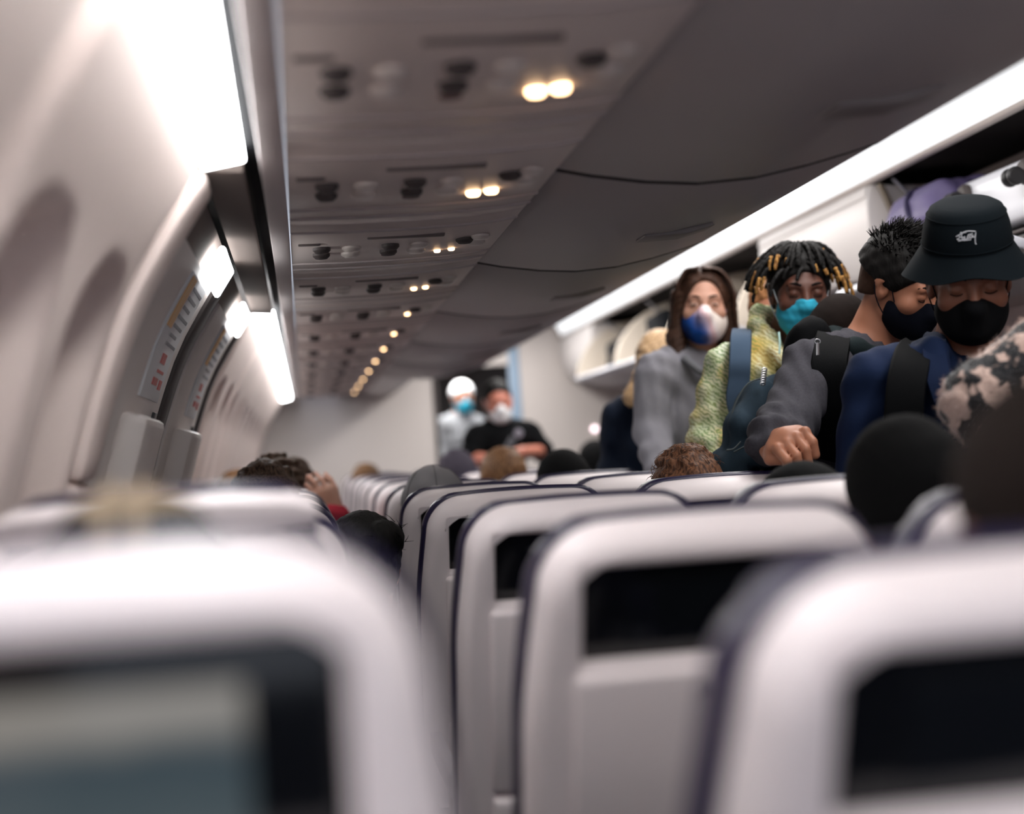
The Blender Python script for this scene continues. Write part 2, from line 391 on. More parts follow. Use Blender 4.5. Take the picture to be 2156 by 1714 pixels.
for k in range(-4, 12):
    y = PY0 + .76 * k
    if y > Y1 - .2: break
    e = empty('service_panel', (0, y, 0))
    n = k + 4
    tag(e, 'overhead service panel with reading lamps and air nozzles, ' + ('%s behind the camera' % ORD[-k - 2] if k < -1 else ORD[k + 1] + ' ahead of the camera'), 'service panel', 'service panels over the left seats')
    link('panel_body', ME_FILL, e)
    for ry in (.20, .30, -.28): link('rib', ME_RIB, e, (0, ry, 0))
    sl_ = bpy.data.lights.new('reading_spot', 'SPOT'); sl_.energy = READ_P if k < 0 else READ_P * .42; sl_.color = (1.0, .94, .89); sl_.spot_size = math.radians(150); sl_.spot_blend = 1.0; sl_.shadow_soft_size = .014
    so_ = bpy.data.objects.new('reading_spot', sl_); COL.objects.link(so_); so_.parent = e; so_.location = (.357, .086, psu_z(.357) - .03); so_.rotation_euler = (math.radians(14), 0, 0)
    if k < -1: continue
    M_SLOT = mat('slot_grey', '6b605d', .6); slot = box('slot', -.085, .085, -.010, .010, -.003, .01, M_SLOT, .003)
    link('slot', slot, e, (.25, -.17, psu_z(.25))); link('slot', box('slot', -.02, .03, -.010, .010, -.003, .01, M_SLOT, .003), e, (.035, -.11, psu_z(.035)))
    for dy in (-.05, .04):
        link('air_nozzle', ME_D, e, (.068, dy, psu_z(.068))); link('air_nozzle', ME_D, e, (.222, dy - .01, psu_z(.222)))
        link('lamp_lens', ME_P, e, (.135, dy, psu_z(.135))); link('lamp_lens', ME_P, e, (.287, dy, psu_z(.287)))
        link('lamp_lens', ME_P, e, (.425, dy + (-.03), psu_z(.425)))
    link('call_button', ME_B, e, (.225, .095, psu_z(.225)))
    if k < 4: link('lit_lens', ME_L if k < 2 else ME_L2, e, (.341, .09, psu_z(.341)))
    link('lit_lens', ME_L if k < 2 else ME_L2, e, (.374, .082, psu_z(.374)))
    link('air_nozzle', ME_D, e, (.39, -.06, psu_z(.39)))

# ---------------------------------------------------------------- overhead bins
def prof(pts): return [(x, z + H) for x, z in pts]
LB = prof([(.484, .512), (.55, .498), (.65, .483), (.75, .476), (.86, .483), (.96, .502), (1.04, .522), (1.105, .540), (1.128, .552), (1.128, .572), (1.10, .578),
           (1.02, .56), (.90, .53), (.75, .512), (.62, .53), (.54, .60), (.515, .78), (.51, .86), (.486, .86), (.484, .60)])
BL = 1.255; BS0 = 2.67
ME_LB = prism('bucket', LB, .014, BL - .002, M_BIN_SHADED, .006)
ME_SIDE_L = prism('bucket_side', prof([(.50, .55), (.60, .51), (.75, .50), (.9, .515), (1.1, .56), (1.0, .70), (.85, .80), (.65, .86), (.49, .86), (.49, .56)]), 0, .02, M_CREAM, .004)
ME_LATCH = prism('latch', prof([(.80, .474), (.90, .478), (.97, .496), (.96, .506), (.88, .492), (.80, .485)]), -.045, .045, mat('latch_plastic', '857d7b', .5), .004)
ME_LBC = prism('bucket', prof([(.484, .512), (.62, .50), (.74, .53), (.83, .63), (.90, .75), (.97, .86), (.95, .88), (.486, .88)]), .004, BL - .004, M_BIN, .02)
ME_SEAM = prism('seam', [(x, z - .001) for x, z in LB[:9]] + [(x, z + .010) for x, z in reversed(LB[:9])], .001, .014, mat('seam_rubber', '2a2726', .8))
for k in range(-4, 7):
    y = BS0 + BL * k
    last = k >= 5
    L = min(BL, Y1 - y)
    if L < .2: break
    e = empty('overhead_bin', (0, y, 0))
    nm = ('%s of the left bins ahead of the camera' % ORD[k + 1]) if k >= -1 else ('%s of the left bins behind the camera' % ORD[-k - 2])
    tag(e, ('closed overhead bin by the forward partition, ' if last else 'lowered overhead bin seen from below, ') + nm, 'overhead bin', 'overhead bins over the left seats')
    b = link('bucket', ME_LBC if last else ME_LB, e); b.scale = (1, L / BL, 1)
    if not last:
        link('seam', ME_SEAM, e)
        s = link('bucket_side', ME_SIDE_L, e, (0, .03, 0)); link('bucket_side', ME_SIDE_L, e, (0, BL - .05, 0))
        link('latch', ME_LATCH, e, (0, BL * .56, 0))
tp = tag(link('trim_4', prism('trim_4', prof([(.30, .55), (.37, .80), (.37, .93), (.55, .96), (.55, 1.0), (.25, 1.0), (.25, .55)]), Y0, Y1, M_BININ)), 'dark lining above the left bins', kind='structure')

# right side: header with cove light, closed and lowered bins
hd = tag(link('trim_5', prism('trim_5', prof([(2.00, .862), (2.025, .858), (2.04, .90), (2.02, 1.0), (1.98, 1.0), (1.99, .90)]), Y0, Y1, M_PLASTIC, .006)), 'pale header edge above the right-hand bins', kind='structure')
cv = link('cove_light', prism('cove_light', prof([(1.992, .875), (2.0, .875), (1.975, .955), (1.90, .995), (1.895, .985), (1.96, .945)]), Y0, Y1 - .1, M_COVE, .002)); tag(cv, 'long glowing white light cove above the right-hand bins', 'light')
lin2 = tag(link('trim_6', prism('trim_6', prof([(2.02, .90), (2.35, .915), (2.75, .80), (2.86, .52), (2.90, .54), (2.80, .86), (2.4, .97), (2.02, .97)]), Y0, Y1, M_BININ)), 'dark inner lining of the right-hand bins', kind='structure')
hs_ = tag(link('trim_7', prism('trim_7', prof([(2.36, .845), (2.40, .84), (2.41, .87), (2.37, .875)]), Y0, 4.94, M_PLASTIC, .004)), 'thin pale inner rail in the open right-hand bin', kind='structure')
RP = prof([(2.46, .495), (3.12, .495), (3.12, .51), (2.46, .51)])
tag(link('trim_8', prism('trim_8', RP, Y0, Y1, M_PSU, .003)), 'service panel strip over the right-hand seats', kind='structure')
RB0 = 4.94
ME_RC = prism('bucket', prof([(1.995, .845), (1.985, .79), (1.985, .71), (2.00, .63), (2.04, .55), (2.12, .51), (2.45, .505), (2.72, .52), (2.78, .70), (2.70, .84), (2.1, .852), (2.01, .855)]), .006, BL - .006, M_BIN, .012, 3)
ME_RCT = prism('bucket_trim', prof([(1.988, .848), (1.980, .812), (1.992, .808), (2.005, .852)]), .012, BL - .012, M_BIN, .004)
ME_RO = prism('bucket', prof([(1.90, .452), (1.98, .425), (2.12, .408), (2.3, .41), (2.5, .44), (2.66, .52), (2.72, .66), (2.70, .67), (2.63, .54), (2.48, .465), (2.3, .436), (2.12, .434), (1.98, .45), (1.90, .476)]), .004, BL - .004, M_BIN, .004)
ME_RLIP = prism('bucket_lip', prof([(1.845, .470), (1.86, .458), (1.91, .450), (1.915, .478), (1.87, .492), (1.85, .488)]), .002, BL - .002, M_LIP, .008, 3)
_arcp = [(1.90 + .50 * math.sin(t) * 1.0 - .0, .47 + .42 * (1 - math.cos(t))) for t in ()]
arc = [(2.36 - .50 * math.cos(t), .47 + .39 * math.sin(t)) for t in [math.radians(a) for a in range(0, 96, 8)]]
ME_RS = prism('bucket_side', prof(arc + [(2.62, .80), (2.70, .62), (2.62, .51), (2.45, .45), (2.2, .43), (1.98, .445)]), 0, .022, M_CREAM, .005)
NAMES = {-1: ('lowered right-hand bin holding the white suitcase', 'open'), 0: ('closed white right-hand bin behind the man with dreadlocks', 'closed'), 1: ('lowered right-hand bin just past the closed one', 'open'),
         2: ('lowered right-hand bin holding dark bags, above the blonde woman', 'open'), 3: ('lowered right-hand bin with dark bags, its pale lip over the forward partition', 'open'), -2: ('closed right-hand bin beside the camera', 'closed'), -3: ('closed right-hand bin behind the camera', 'closed')}
for k, (lb, st) in NAMES.items():
    e = empty('overhead_bin', (0, RB0 + BL * k, 0)); tag(e, lb, 'overhead bin', 'overhead bins over the right-hand seats')
    if st == 'closed':
        link('bucket', ME_RC, e); link('bucket_trim', ME_RCT, e)
        link('latch', prism('latch', prof([(1.983, .66), (1.993, .625), (2.006, .63), (2.0, .668)]), BL / 2 - .07, BL / 2 + .07, mat('latch_pale', 'c9c2bd', .4), .004), e)
        link('hinge_arm', prism('hinge_arm', prof([(2.02, .85), (2.04, .85), (2.10, .70), (2.08, .69)]), -.03, -.006, mat('hinge_metal', '9a8f80', .4, metal=.6), .003), e)
    else:
        link('bucket', ME_RO, e); link('bucket_lip', ME_RLIP, e)
        if k >= 0: link('bucket_side', ME_RS, e, (0, .004, 0))
        if k >= 0: link('bucket_side', ME_RS, e, (0, BL - .03, 0))
        hg = link('hinge', tube('hinge', [(2.06, 0, H + .86), (2.12, 0, H + .80), (2.25, 0, H + .74)], .008, M_METAL), e, (0, BL - .06, 0))
e = empty('overhead_bin', (0, RB0 + BL * 4 + .04, 0)); tag(e, 'closed pale bin end against the forward partition on the right', 'overhead bin')
b = link('bucket', ME_RC, e); b.scale = (1, (Y1 - RB0 - BL * 4 - .06) / BL, 1)
# ---------------------------------------------------------------- seats
BACKL = 0.724
def outline(ang_list, grow, gtop, cx=0.0, cz=0.62):
    """outer outline of the seat back sampled by rays from the screen centre"""
    def f(x, z):
        hw = 0.190 + 0.022 * (1 - sst(.45, .74, z))
        hw += grow; top = BACKL + gtop + 0.010 * (1 - (x / .21) ** 2) - 0.010
        r = 0.068
        qx, qz = abs(x) - hw + r, z - top + r
        d = math.hypot(max(qx, 0), max(qz, 0)) + min(max(qx, qz), 0) - r
        return max(d, -z - 0.02)
    out = []
    for a in ang_list:
        dx, dz = math.cos(a), math.sin(a); lo, hi = 0.0, 1.2
        for _ in range(36):
            m = (lo + hi) / 2
            if f(cx + dx * m, cz + dz * m) < 0: lo = m
            else: hi = m
        out.append((cx + dx * lo, cz + dz * lo))
    return out
HX, HZ, HC = 0.152, 0.062, 0.628
def hole(ang_list, g=0.0):
    out = []
    for a in ang_list:
        dx, dz = math.cos(a), math.sin(a); lo, hi = 0.0, 1.0
        for _ in range(36):
            m = (lo + hi) / 2
            if rrect(dx * m, dz * m, HX + g, HZ + g, 0.004 + max(g, 0) * .6) < 0: lo = m
            else: hi = m
        out.append((dx * lo, HC + dz * lo))
    return out
_c = math.atan2(HZ, HX)
ANG = sorted(set([2 * math.pi * k / 112 for k in range(112)] + [s + d for s in (_c, math.pi - _c, math.pi + _c, 2 * math.pi - _c) for d in (-.05, -.025, 0, .025, .05)]))
def loops_mesh(name, loops, m, close_first=False, close_last=False, ang=45):
    n = len(loops[0]); vs = [v for L in loops for v in L]; fs = []
    for i in range(len(loops) - 1):
        for k in range(n): fs.append((i * n + k, i * n + (k + 1) % n, (i + 1) * n + (k + 1) % n, (i + 1) * n + k))
    if close_first: fs.append(tuple(range(n - 1, -1, -1)))
    if close_last: fs.append(tuple((len(loops) - 1) * n + k for k in range(n)))
    return mesh_from(name, vs, fs, m, ang)
def mixl(A, B, t): return [(a[0] + (b[0] - a[0]) * t, a[1] + (b[1] - a[1]) * t) for a, b in zip(A, B)]
def shell_mesh():
    O = lambda g: outline(ANG, g, g, cz=HC)
    L = []
    for y, pts in ((.012, O(0)), (-.012, O(0)), (-.026, O(-.002)), (-.036, O(-.007)), (-.043, O(-.014)), (-.046, O(-.022)), (-.046, hole(ANG, .007)), (-.0455, hole(ANG, .003)), (-.043, hole(ANG, .0005)), (-.022, hole(ANG, 0))):
        L.append([(x, y, z) for x, z in pts])
    return loops_mesh('shell', L, M_SHELL, True, False, 60)
def cushion_mesh():
    L = []
    for y, g, gt in ((.008, .003, .002), (.014, .006, .006), (.024, .007, .002), (.045, .006, -.010), (.075, .002, -.030), (.095, -.012, -.055), (.108, -.03, -.075), (.112, -.07, -.10)):
        L.append([(x, y, z) for x, z in outline(ANG, g, gt, cz=HC)])
    return loops_mesh('back_cushion', L, M_NAVY, True, True, 60)
SH, CU = shell_mesh(), cushion_mesh()
SCR = box('screen_panel', -HX - .002, HX + .002, -.026, -.016, HC - HZ - .002, HC + HZ + .002, M_SCREEN, .002)
DISP = box('display', -.100, .100, -.028, -.0255, HC - .060 + .004, HC + .030, mat('display_off', '101317', .12), .001)
def display_lit():
    m = bpy.data.materials.new('display_lit'); m.use_nodes = True; nt = m.node_tree; b = nt.nodes['Principled BSDF']
    b.inputs['Base Color'].default_value = (.01, .01, .012, 1); b.inputs['Roughness'].default_value = .2
    tc = nt.nodes.new('ShaderNodeTexCoord'); sp = nt.nodes.new('ShaderNodeSeparateXYZ'); nt.links.new(tc.outputs['Generated'], sp.inputs[0])
    n = nt.nodes.new('ShaderNodeTexNoise'); n.inputs['Scale'].default_value = 3.2; nt.links.new(tc.outputs['Generated'], n.inputs['Vector'])
    ad = nt.nodes.new('ShaderNodeMath'); ad.operation = 'MULTIPLY_ADD'; nt.links.new(n.outputs['Fac'], ad.inputs[0]); ad.inputs[1].default_value = .25; nt.links.new(sp.outputs['Z'], ad.inputs[2])
    r = nt.nodes.new('ShaderNodeValToRGB'); e = r.color_ramp.elements
    e[0].position = .30; e[0].color = lin('59676c'); e[1].position = 1.0; e[1].color = lin('a9a49c')
    q = r.color_ramp.elements.new(.72); q.color = lin('46565e')
    q = r.color_ramp.elements.new(.82); q.color = lin('8b8a86')
    nt.links.new(ad.outputs[0], r.inputs[0]); nt.links.new(r.outputs[0], b.inputs['Emission Color']); b.inputs['Emission Strength'].default_value = .45
    return m
TRAY = box('tray_table', -.162, .162, -.058, -.038, .215, HC - HZ - .006, M_SHELL, .010, 3)
TLATCH = box('tray_latch', -.022, .022, -.066, -.056, HC - HZ - .035, HC - HZ - .018, mat('latch_grey', 'a9a3a6', .4), .003)
POCK = box('pocket', -.162, .162, -.064, -.036, .03, .205, M_SHELL, .012, 3)
def headrest_mesh():
    """padded headrest pillow in front of the cushion; raised on some seats"""
    L = []
    for y, ix, iz in ((.020, .02, .02), (.026, .006, .006), (.045, 0, 0), (.085, 0, .002), (.110, .008, .012), (.124, .03, .035), (.128, .07, .07)):
        pts = []
        for k in range(64):
            a = 2 * math.pi * k / 64; dx, dz = math.cos(a), math.sin(a); lo, hi = 0.0, 1.0
            for _ in range(30):
                m = (lo + hi) / 2
                if rrect(dx * m, dz * m, .178 - ix, .095 - iz, .05) < 0: lo = m
                else: hi = m
            pts.append((dx * lo, y, BACKL - .100 + dz * lo - .40 * (y - .02) + .008 * (1 - (dx * lo / .178) ** 2)))
        L.append(pts)
    return loops_mesh('headrest', L, M_NAVY, True, True, 60)
HEADW = headrest_mesh()
HBACK = prism('headrest_back', [(-.178, .010), (-.172, .004), (.172, .004), (.178, .010), (.174, .024), (.155, .032), (.08, .037), (0, .038), (-.08, .037), (-.155, .032), (-.174, .024)], -.018, .020, M_SHELL, .006, 3)
SEATC = box('seat_cushion', -.198, .198, -.03, .44, .36, .47, M_NAVY, .03, 3)
FRAME = box('seat_frame', -.20, .20, -.02, .42, .32, .37, M_GREYP, .01)
LEGM = box('leg', -.02, .02, -.03, .03, 0, .33, M_GREYP, .005)
ARM = box('armrest', -.0115, .0115, -.02, .40, .60, .645, mat('armrest_grey', '8e8a90', .5), .006, 3)
ARMP = box('armrest_post', -.009, .009, .0, .06, .36, .61, M_GREYP, .006)
def seat(x, ytop, tilt, lab, grp, lit=False, raised=0.0):
    """ytop: distance of the seat-back top from the camera"""
    e = empty('airline_seat', (x, ytop + math.sin(tilt) * BACKL + .05, 0)); tag(e, lab, 'seat', grp)
    rot = (tilt, 0, 0); loc = (0, 0, .45)
    sh = link('seat_shell', SH, e, loc, rot); link('back_cushion', CU, e, loc, rot)
    sp = link('screen_panel', SCR, e, loc, rot)
    if lit:
        me = DISP.copy(); me.materials[0] = display_lit(); link('display', me, sp)
    else: link('display', DISP, sp)
    tt = link('tray_table', TRAY, e, loc, rot); link('tray_latch', TLATCH, tt); link('pocket', POCK, e, loc, rot)
    link('headrest', HEADW, e, (0, -raised * math.sin(tilt), .45 + raised * math.cos(tilt)), rot); link('seat_cushion', SEATC, e); link('seat_frame', FRAME, e)
    if raised: link('headrest_back', HBACK, e, (0, -BACKL * math.sin(tilt), .45 + BACKL * math.cos(tilt)), rot)
    for lx in (-.16, .16):
        for ly in (.03, .36): link('leg', LEGM, e, (lx, ly, 0))
    a = link('armrest', ARM, e, (-.2105, 0, 0)); link('armrest_post', ARMP, a)
    return e
XL, XM, XCOL = -.165, .445, .893
TU, TR = math.radians(16.0), math.radians(22.5)
NR = 13
for k in range(NR):
    y = .82 + .76 * k
    r = ORD[k] + ' row from the camera'
    seat((-.137, XL)[k] if k < 2 else XL + .03, y + (-.075, .09)[k] if k < 2 else y, (math.radians(10.5), math.radians(18.5))[k] if k < 2 else TR, 'grey-backed navy seat by the left wall, ' + r + (', with a lit screen' if k == 0 else ''), 'window seats on the left', lit=(k == 0), raised=.048 if k == 1 else 0.0)
    seat(XM + (.012 if k == 0 else 0), y, TR, 'grey-backed navy seat in the middle column left of the aisle, ' + r, 'middle seats left of the aisle')
    seat(XCOL + (.012 if k == 0 else 0), y, TR, 'grey-backed navy seat beside the aisle on its left, ' + r, 'aisle seats left of the aisle')
for k in range(3, NR):
    y = .82 + .76 * k; r = ORD[k] + ' row from the camera'
    for j, (xx, nm) in enumerate(((mir(XCOL), 'beside the aisle on its right'), (mir(XM), 'in the middle column right of the aisle'), (mir(XL) - .16, 'by the right wall'))):
        seat(xx, y, TR, 'grey-backed navy seat %s, %s' % (nm, r), 'seats right of the aisle')
# ---------------------------------------------------------------- people: smooth implicit bodies turned into meshes
class Fld:
    """signed distance field sampled on a rectilinear grid"""
    def __init__(self, lo, hi, h, fine=None, hf=None):
        self.ax = []
        for a in range(3):
            pts = [lo[a]]; 
            while pts[-1] < hi[a]:
                st = h
                if fine:
                    for (fl, fh) in fine:
                        if fl[a] - h <= pts[-1] <= fh[a]: st = hf
                pts.append(pts[-1] + st)
            self.ax.append(np.array(pts))
        self.v = np.full([len(a) for a in self.ax], 0.3, dtype=np.float32)
    def sl(self, lo, hi):
        r = []
        for a in range(3):
            i = max(np.searchsorted(self.ax[a], lo[a]) - 1, 0); j = min(np.searchsorted(self.ax[a], hi[a]) + 1, len(self.ax[a]))
            if j <= i: return None
            r.append(slice(i, j))
        return tuple(r)
    def grid(self, s): return np.meshgrid(self.ax[0][s[0]], self.ax[1][s[1]], self.ax[2][s[2]], indexing='ij')
    def comb(self, s, d, k, sub=False):
        a = self.v[s]
        if sub:
            d = -d; h = np.clip(0.5 - 0.5 * (d - a) / k, 0, 1)
            # smooth max
            self.v[s] = a * h + d * (1 - h) + k * h * (1 - h)
        else:
            h = np.clip(0.5 + 0.5 * (a - d) / k, 0, 1)
            self.v[s] = a * (1 - h) + d * h - k * h * (1 - h)
    def cap(self, a, b, r0, r1, k=0.02, sub=False, flat=None):
        a, b = np.array(a, float), np.array(b, float); R = max(r0, r1) + k + .02
        s = self.sl(np.minimum(a, b) - R, np.maximum(a, b) + R)
        if s is None: return
        X, Y, Z = self.grid(s); ba = b - a; L2 = max(ba @ ba, 1e-9)
        px, py, pz = X - a[0], Y - a[1], Z - a[2]
        t = np.clip((px * ba[0] + py * ba[1] + pz * ba[2]) / L2, 0, 1)
        dx, dy, dz = px - t * ba[0], py - t * ba[1], pz - t * ba[2]
        if flat is not None:
            n, f = np.array(flat[0], float), flat[1]; n /= np.linalg.norm(n)
            q = dx * n[0] + dy * n[1] + dz * n[2]; e = (1 / f - 1) * q
            dx, dy, dz = dx + n[0] * e, dy + n[1] * e, dz + n[2] * e
            d = (np.sqrt(dx * dx + dy * dy + dz * dz) - (r0 + (r1 - r0) * t)) * (0.5 + 0.5 * f)
        else: d = np.sqrt(dx * dx + dy * dy + dz * dz) - (r0 + (r1 - r0) * t)
        self.comb(s, d, k, sub)
    def ell(self, c, r, k=0.02, R=None, sub=False):
        c, r = np.array(c, float), np.array(r, float); m = r.max() + k + .02
        s = self.sl(c - m, c + m)
        if s is None: return
        X, Y, Z = self.grid(s); p = np.stack([X - c[0], Y - c[1], Z - c[2]], -1)
        if R is not None: p = p @ np.array(R)       # world -> local (R columns = local axes)
        q = p / r; k0 = np.sqrt((q * q).sum(-1)); k1 = np.sqrt(((p / (r * r)) ** 2).sum(-1))
        d = np.where(k1 > 1e-6, k0 * (k0 - 1) / np.maximum(k1, 1e-6), -r.min())
        self.comb(s, d, k, sub)
    def plane(self, c, n, k=0.004):
        """keep the side the normal points away from"""
        n = np.array(n, float); n /= np.linalg.norm(n)
        X, Y, Z = np.meshgrid(*self.ax, indexing='ij')
        d = (X - c[0]) * n[0] + (Y - c[1]) * n[1] + (Z - c[2]) * n[2]
        a = self.v; h = np.clip(0.5 - 0.5 * (d - a) / k, 0, 1); self.v = a * h + d * (1 - h) + k * h * (1 - h)
    def folds(self, amp, freq, seed=0, dirv=(0.3, 0.2, 1.0)):
        rs = np.random.RandomState(seed); X, Y, Z = np.meshgrid(*self.ax, indexing='ij')
        d = np.array(dirv, float); d /= np.linalg.norm(d)
        w = rs.uniform(0, 6.28, 8)
        warp = np.sin(14 * X + w[0]) * .6 + np.sin(11 * Y + w[1]) * .6 + np.sin(9 * Z + w[2]) * .6
        t = X * d[0] + Y * d[1] + Z * d[2]
        n = np.sin(freq * t + 3.2 * warp + w[3]) * (0.55 + 0.45 * np.sin(16 * X + 13 * Z + w[4]))
        n += .5 * np.sin(freq * 1.7 * (X * d[2] - Z * d[0] + .4 * t) + 2.5 * warp + w[5])
        self.v = self.v + amp * n.astype(np.float32)
    def mesh(self, name, m, org=(0, 0, 0)):
        v = self.v; ax = self.ax; nx, ny, nz = v.shape; ins = v < 0
        c = [(0, 0, 0), (1, 0, 0), (0, 1, 0), (1, 1, 0), (0, 0, 1), (1, 0, 1), (0, 1, 1), (1, 1, 1)]
        S = lambda A, o: A[o[0]:nx - 1 + o[0], o[1]:ny - 1 + o[1], o[2]:nz - 1 + o[2]]
        cnt = sum(S(ins, o).astype(np.int8) for o in c); act = (cnt > 0) & (cnt < 8)
        I, J, K = np.nonzero(act); idx = -np.ones(act.shape, np.int64); idx[I, J, K] = np.arange(len(I))
        acc = np.zeros((len(I), 3)); num = np.zeros(len(I))
        E = [(a, b) for a in range(8) for b in range(a + 1, 8) if sum(abs(c[a][q] - c[b][q]) for q in range(3)) == 1]
        for a, b in E:
            va = v[I + c[a][0], J + c[a][1], K + c[a][2]]; vb = v[I + c[b][0], J + c[b][1], K + c[b][2]]
            cr = (va < 0) != (vb < 0); t = np.where(cr, va / np.where(va == vb, 1, va - vb), 0)
            pa = np.stack([ax[0][I + c[a][0]], ax[1][J + c[a][1]], ax[2][K + c[a][2]]], -1); pb = np.stack([ax[0][I + c[b][0]], ax[1][J + c[b][1]], ax[2][K + c[b][2]]], -1)
            acc += np.where(cr[:, None], pa + (pb - pa) * t[:, None], 0); num += cr
        P = acc / np.maximum(num, 1)[:, None] - np.array(org)
        F_ = []
        for a in range(3):
            b1, b2 = (a + 1) % 3, (a + 2) % 3
            sa = [slice(None)] * 3; sb = [slice(None)] * 3
            sa[a] = slice(0, v.shape[a] - 1); sb[a] = slice(1, v.shape[a])
            for q in (b1, b2): sa[q] = slice(1, v.shape[q] - 1); sb[q] = slice(1, v.shape[q] - 1)
            A, B = ins[tuple(sa)], ins[tuple(sb)]; ch = A != B
            ii = np.array(np.nonzero(ch)); 
            if ii.shape[1] == 0: continue
            fl = A[tuple(ii)]
            base = ii.copy(); base[b1] += 1; base[b2] += 1      # grid index of the edge
            def cell(o1, o2):
                q = base.copy(); q[b1] += o1; q[b2] += o2; return idx[q[0], q[1], q[2]]
            q = np.stack([cell(-1, -1), cell(0, -1), cell(0, 0), cell(-1, 0)], -1)
            q[~fl] = q[~fl][:, ::-1]; F_.append(q)
        Fq = np.concatenate(F_) if F_ else np.zeros((0, 4), int); Fq = Fq[(Fq >= 0).all(1)]
        me = bpy.data.meshes.new(name); me.vertices.add(len(P)); me.vertices.foreach_set('co', P.astype(np.float32).ravel())
        me.loops.add(len(Fq) * 4); me.loops.foreach_set('vertex_index', Fq.astype(np.int32).ravel())
        me.polygons.add(len(Fq)); me.polygons.foreach_set('loop_start', np.arange(0, len(Fq) * 4, 4, dtype=np.int32)); me.polygons.foreach_set('loop_total', np.full(len(Fq), 4, np.int32))
        me.polygons.foreach_set('use_smooth', np.ones(len(Fq), bool)); me.update(calc_edges=True); me.validate()
        me.materials.append(m); return me

def headR(yaw, pitch, roll):
    """columns: head's x (its left), y (face direction), z (up). yaw 0 faces the camera end (-y); pitch>0 looks down"""
    base = Matrix(((-1, 0, 0), (0, -1, 0), (0, 0, 1)))
    return (Matrix.Rotation(math.radians(yaw), 3, 'Z') @ base @ Matrix.Rotation(math.radians(roll), 3, 'Y') @ Matrix.Rotation(math.radians(-pitch), 3, 'X'))
class Head:
    def __init__(s, c, yaw=0, pitch=0, roll=0, sc=1.0):
        s.c = Vector(c); s.R = headR(yaw, pitch, roll); s.sc = sc
    def p(s, x, y, z): return s.c + s.R @ Vector((x, y, z)) * s.sc
    def d(s, x, y, z): return (s.R @ Vector((x, y, z)))
def add_head(f, h, neck_base, face=True, ears=True, neck_r=.056):
    S = h.sc; e = lambda c, r, k=.02, sub=False: f.ell(h.p(*c), [q * S for q in r], k, [list(row) for row in h.R], sub)
    e((0, -.018, .032), (.074, .094, .084)); e((0, .026, -.02), (.062, .068, .088), .03); e((0, .040, -.078), (.044, .046, .032), .03)
    f.cap(h.p(0, -.022, -.05), neck_base, neck_r * S, neck_r * 1.1 * S, .03)
    if ears:
        for q in (-1, 1):
            e((q * .075, -.004, -.006), (.010, .019, .031), .006); e((q * .082, -.010, .010), (.006, .017, .018), .005)
            e((q * .084, .004, -.002), (.005, .009, .014), .004, True)
    if face:
        f.cap(h.p(-.036, .078, .020), h.p(.036, .078, .020), .012 * S, .012 * S, .014)
        for q in (-1, 1):
            e((q * .032, .094, .001), (.020, .014, .013), .010, True)
            e((q * .046, .060, -.028), (.022, .022, .022), .02)
            e((q * .032, .078, .001), (.0145, .0125, .0115), .003)
            e((q * .014, .094, -.036), (.010, .010, .008), .006)
        f.cap(h.p(0, .088, .008), h.p(0, .106, -.032), .008 * S, .012 * S, .010)
        e((0, .080, -.066), (.024, .012, .008), .008); e((0, .078, -.095), (.020, .016, .014), .014)
def small_ell(name, h, c, r, m, parent, org, n=14):
    vs, fs = [], []
    for i in range(n // 2 + 1):
        ph = math.pi * i / (n // 2)
        for k in range(n):
            t = 2 * math.pi * k / n
            vs.append(h.p(c[0] + r[0] * math.sin(ph) * math.cos(t), c[1] + r[1] * math.sin(ph) * math.sin(t), c[2] + r[2] * math.cos(ph)) - Vector(org))
    for i in range(n // 2):
        for k in range(n): fs.append((i * n + k, i * n + (k + 1) % n, (i + 1) * n + (k + 1) % n, (i + 1) * n + k))
    return link(name, mesh_from(name, vs, fs, m, 60), parent)
M_EYEW = mat('eye_white', 'b8aaa4', .3); M_IRIS = mat('eye_iris', '2b211b', .2)
def eyes(h, par, org, closed, brow_m, open_z=.48):
    for q in (-1, 1):
        if not closed:
            small_ell('eye', h, (q * .032, .0835, .001), (.0115, .0098, .0075 * open_z), M_EYEW, par, org)
            small_ell('iris', h, (q * .032, .0912, .001), (.0056, .0034, .0074 * open_z), M_IRIS, par, org)
        else:
            pts = [h.p(q * (.032 + .013 * t), .090 - .006 * t * t, -.006 - .003 * (1 - t * t)) - Vector(org) for t in (-1, -.5, 0, .5, 1)]
            link('eyelashes', tube('eyelashes', pts, .0012, brow_m, 5), par)
        pts = [h.p(q * x, y, z) - Vector(org) for x, y, z in ((.014, .0915, .0225), (.025, .0915, .027), (.038, .086, .028), (.050, .074, .022))]
        link('eyebrow', tube('eyebrow', catmull(pts, 4), [.0030] * 4 + [.0034] * 5 + [.0028, .0022, .0016, .0010], brow_m, 6), par)
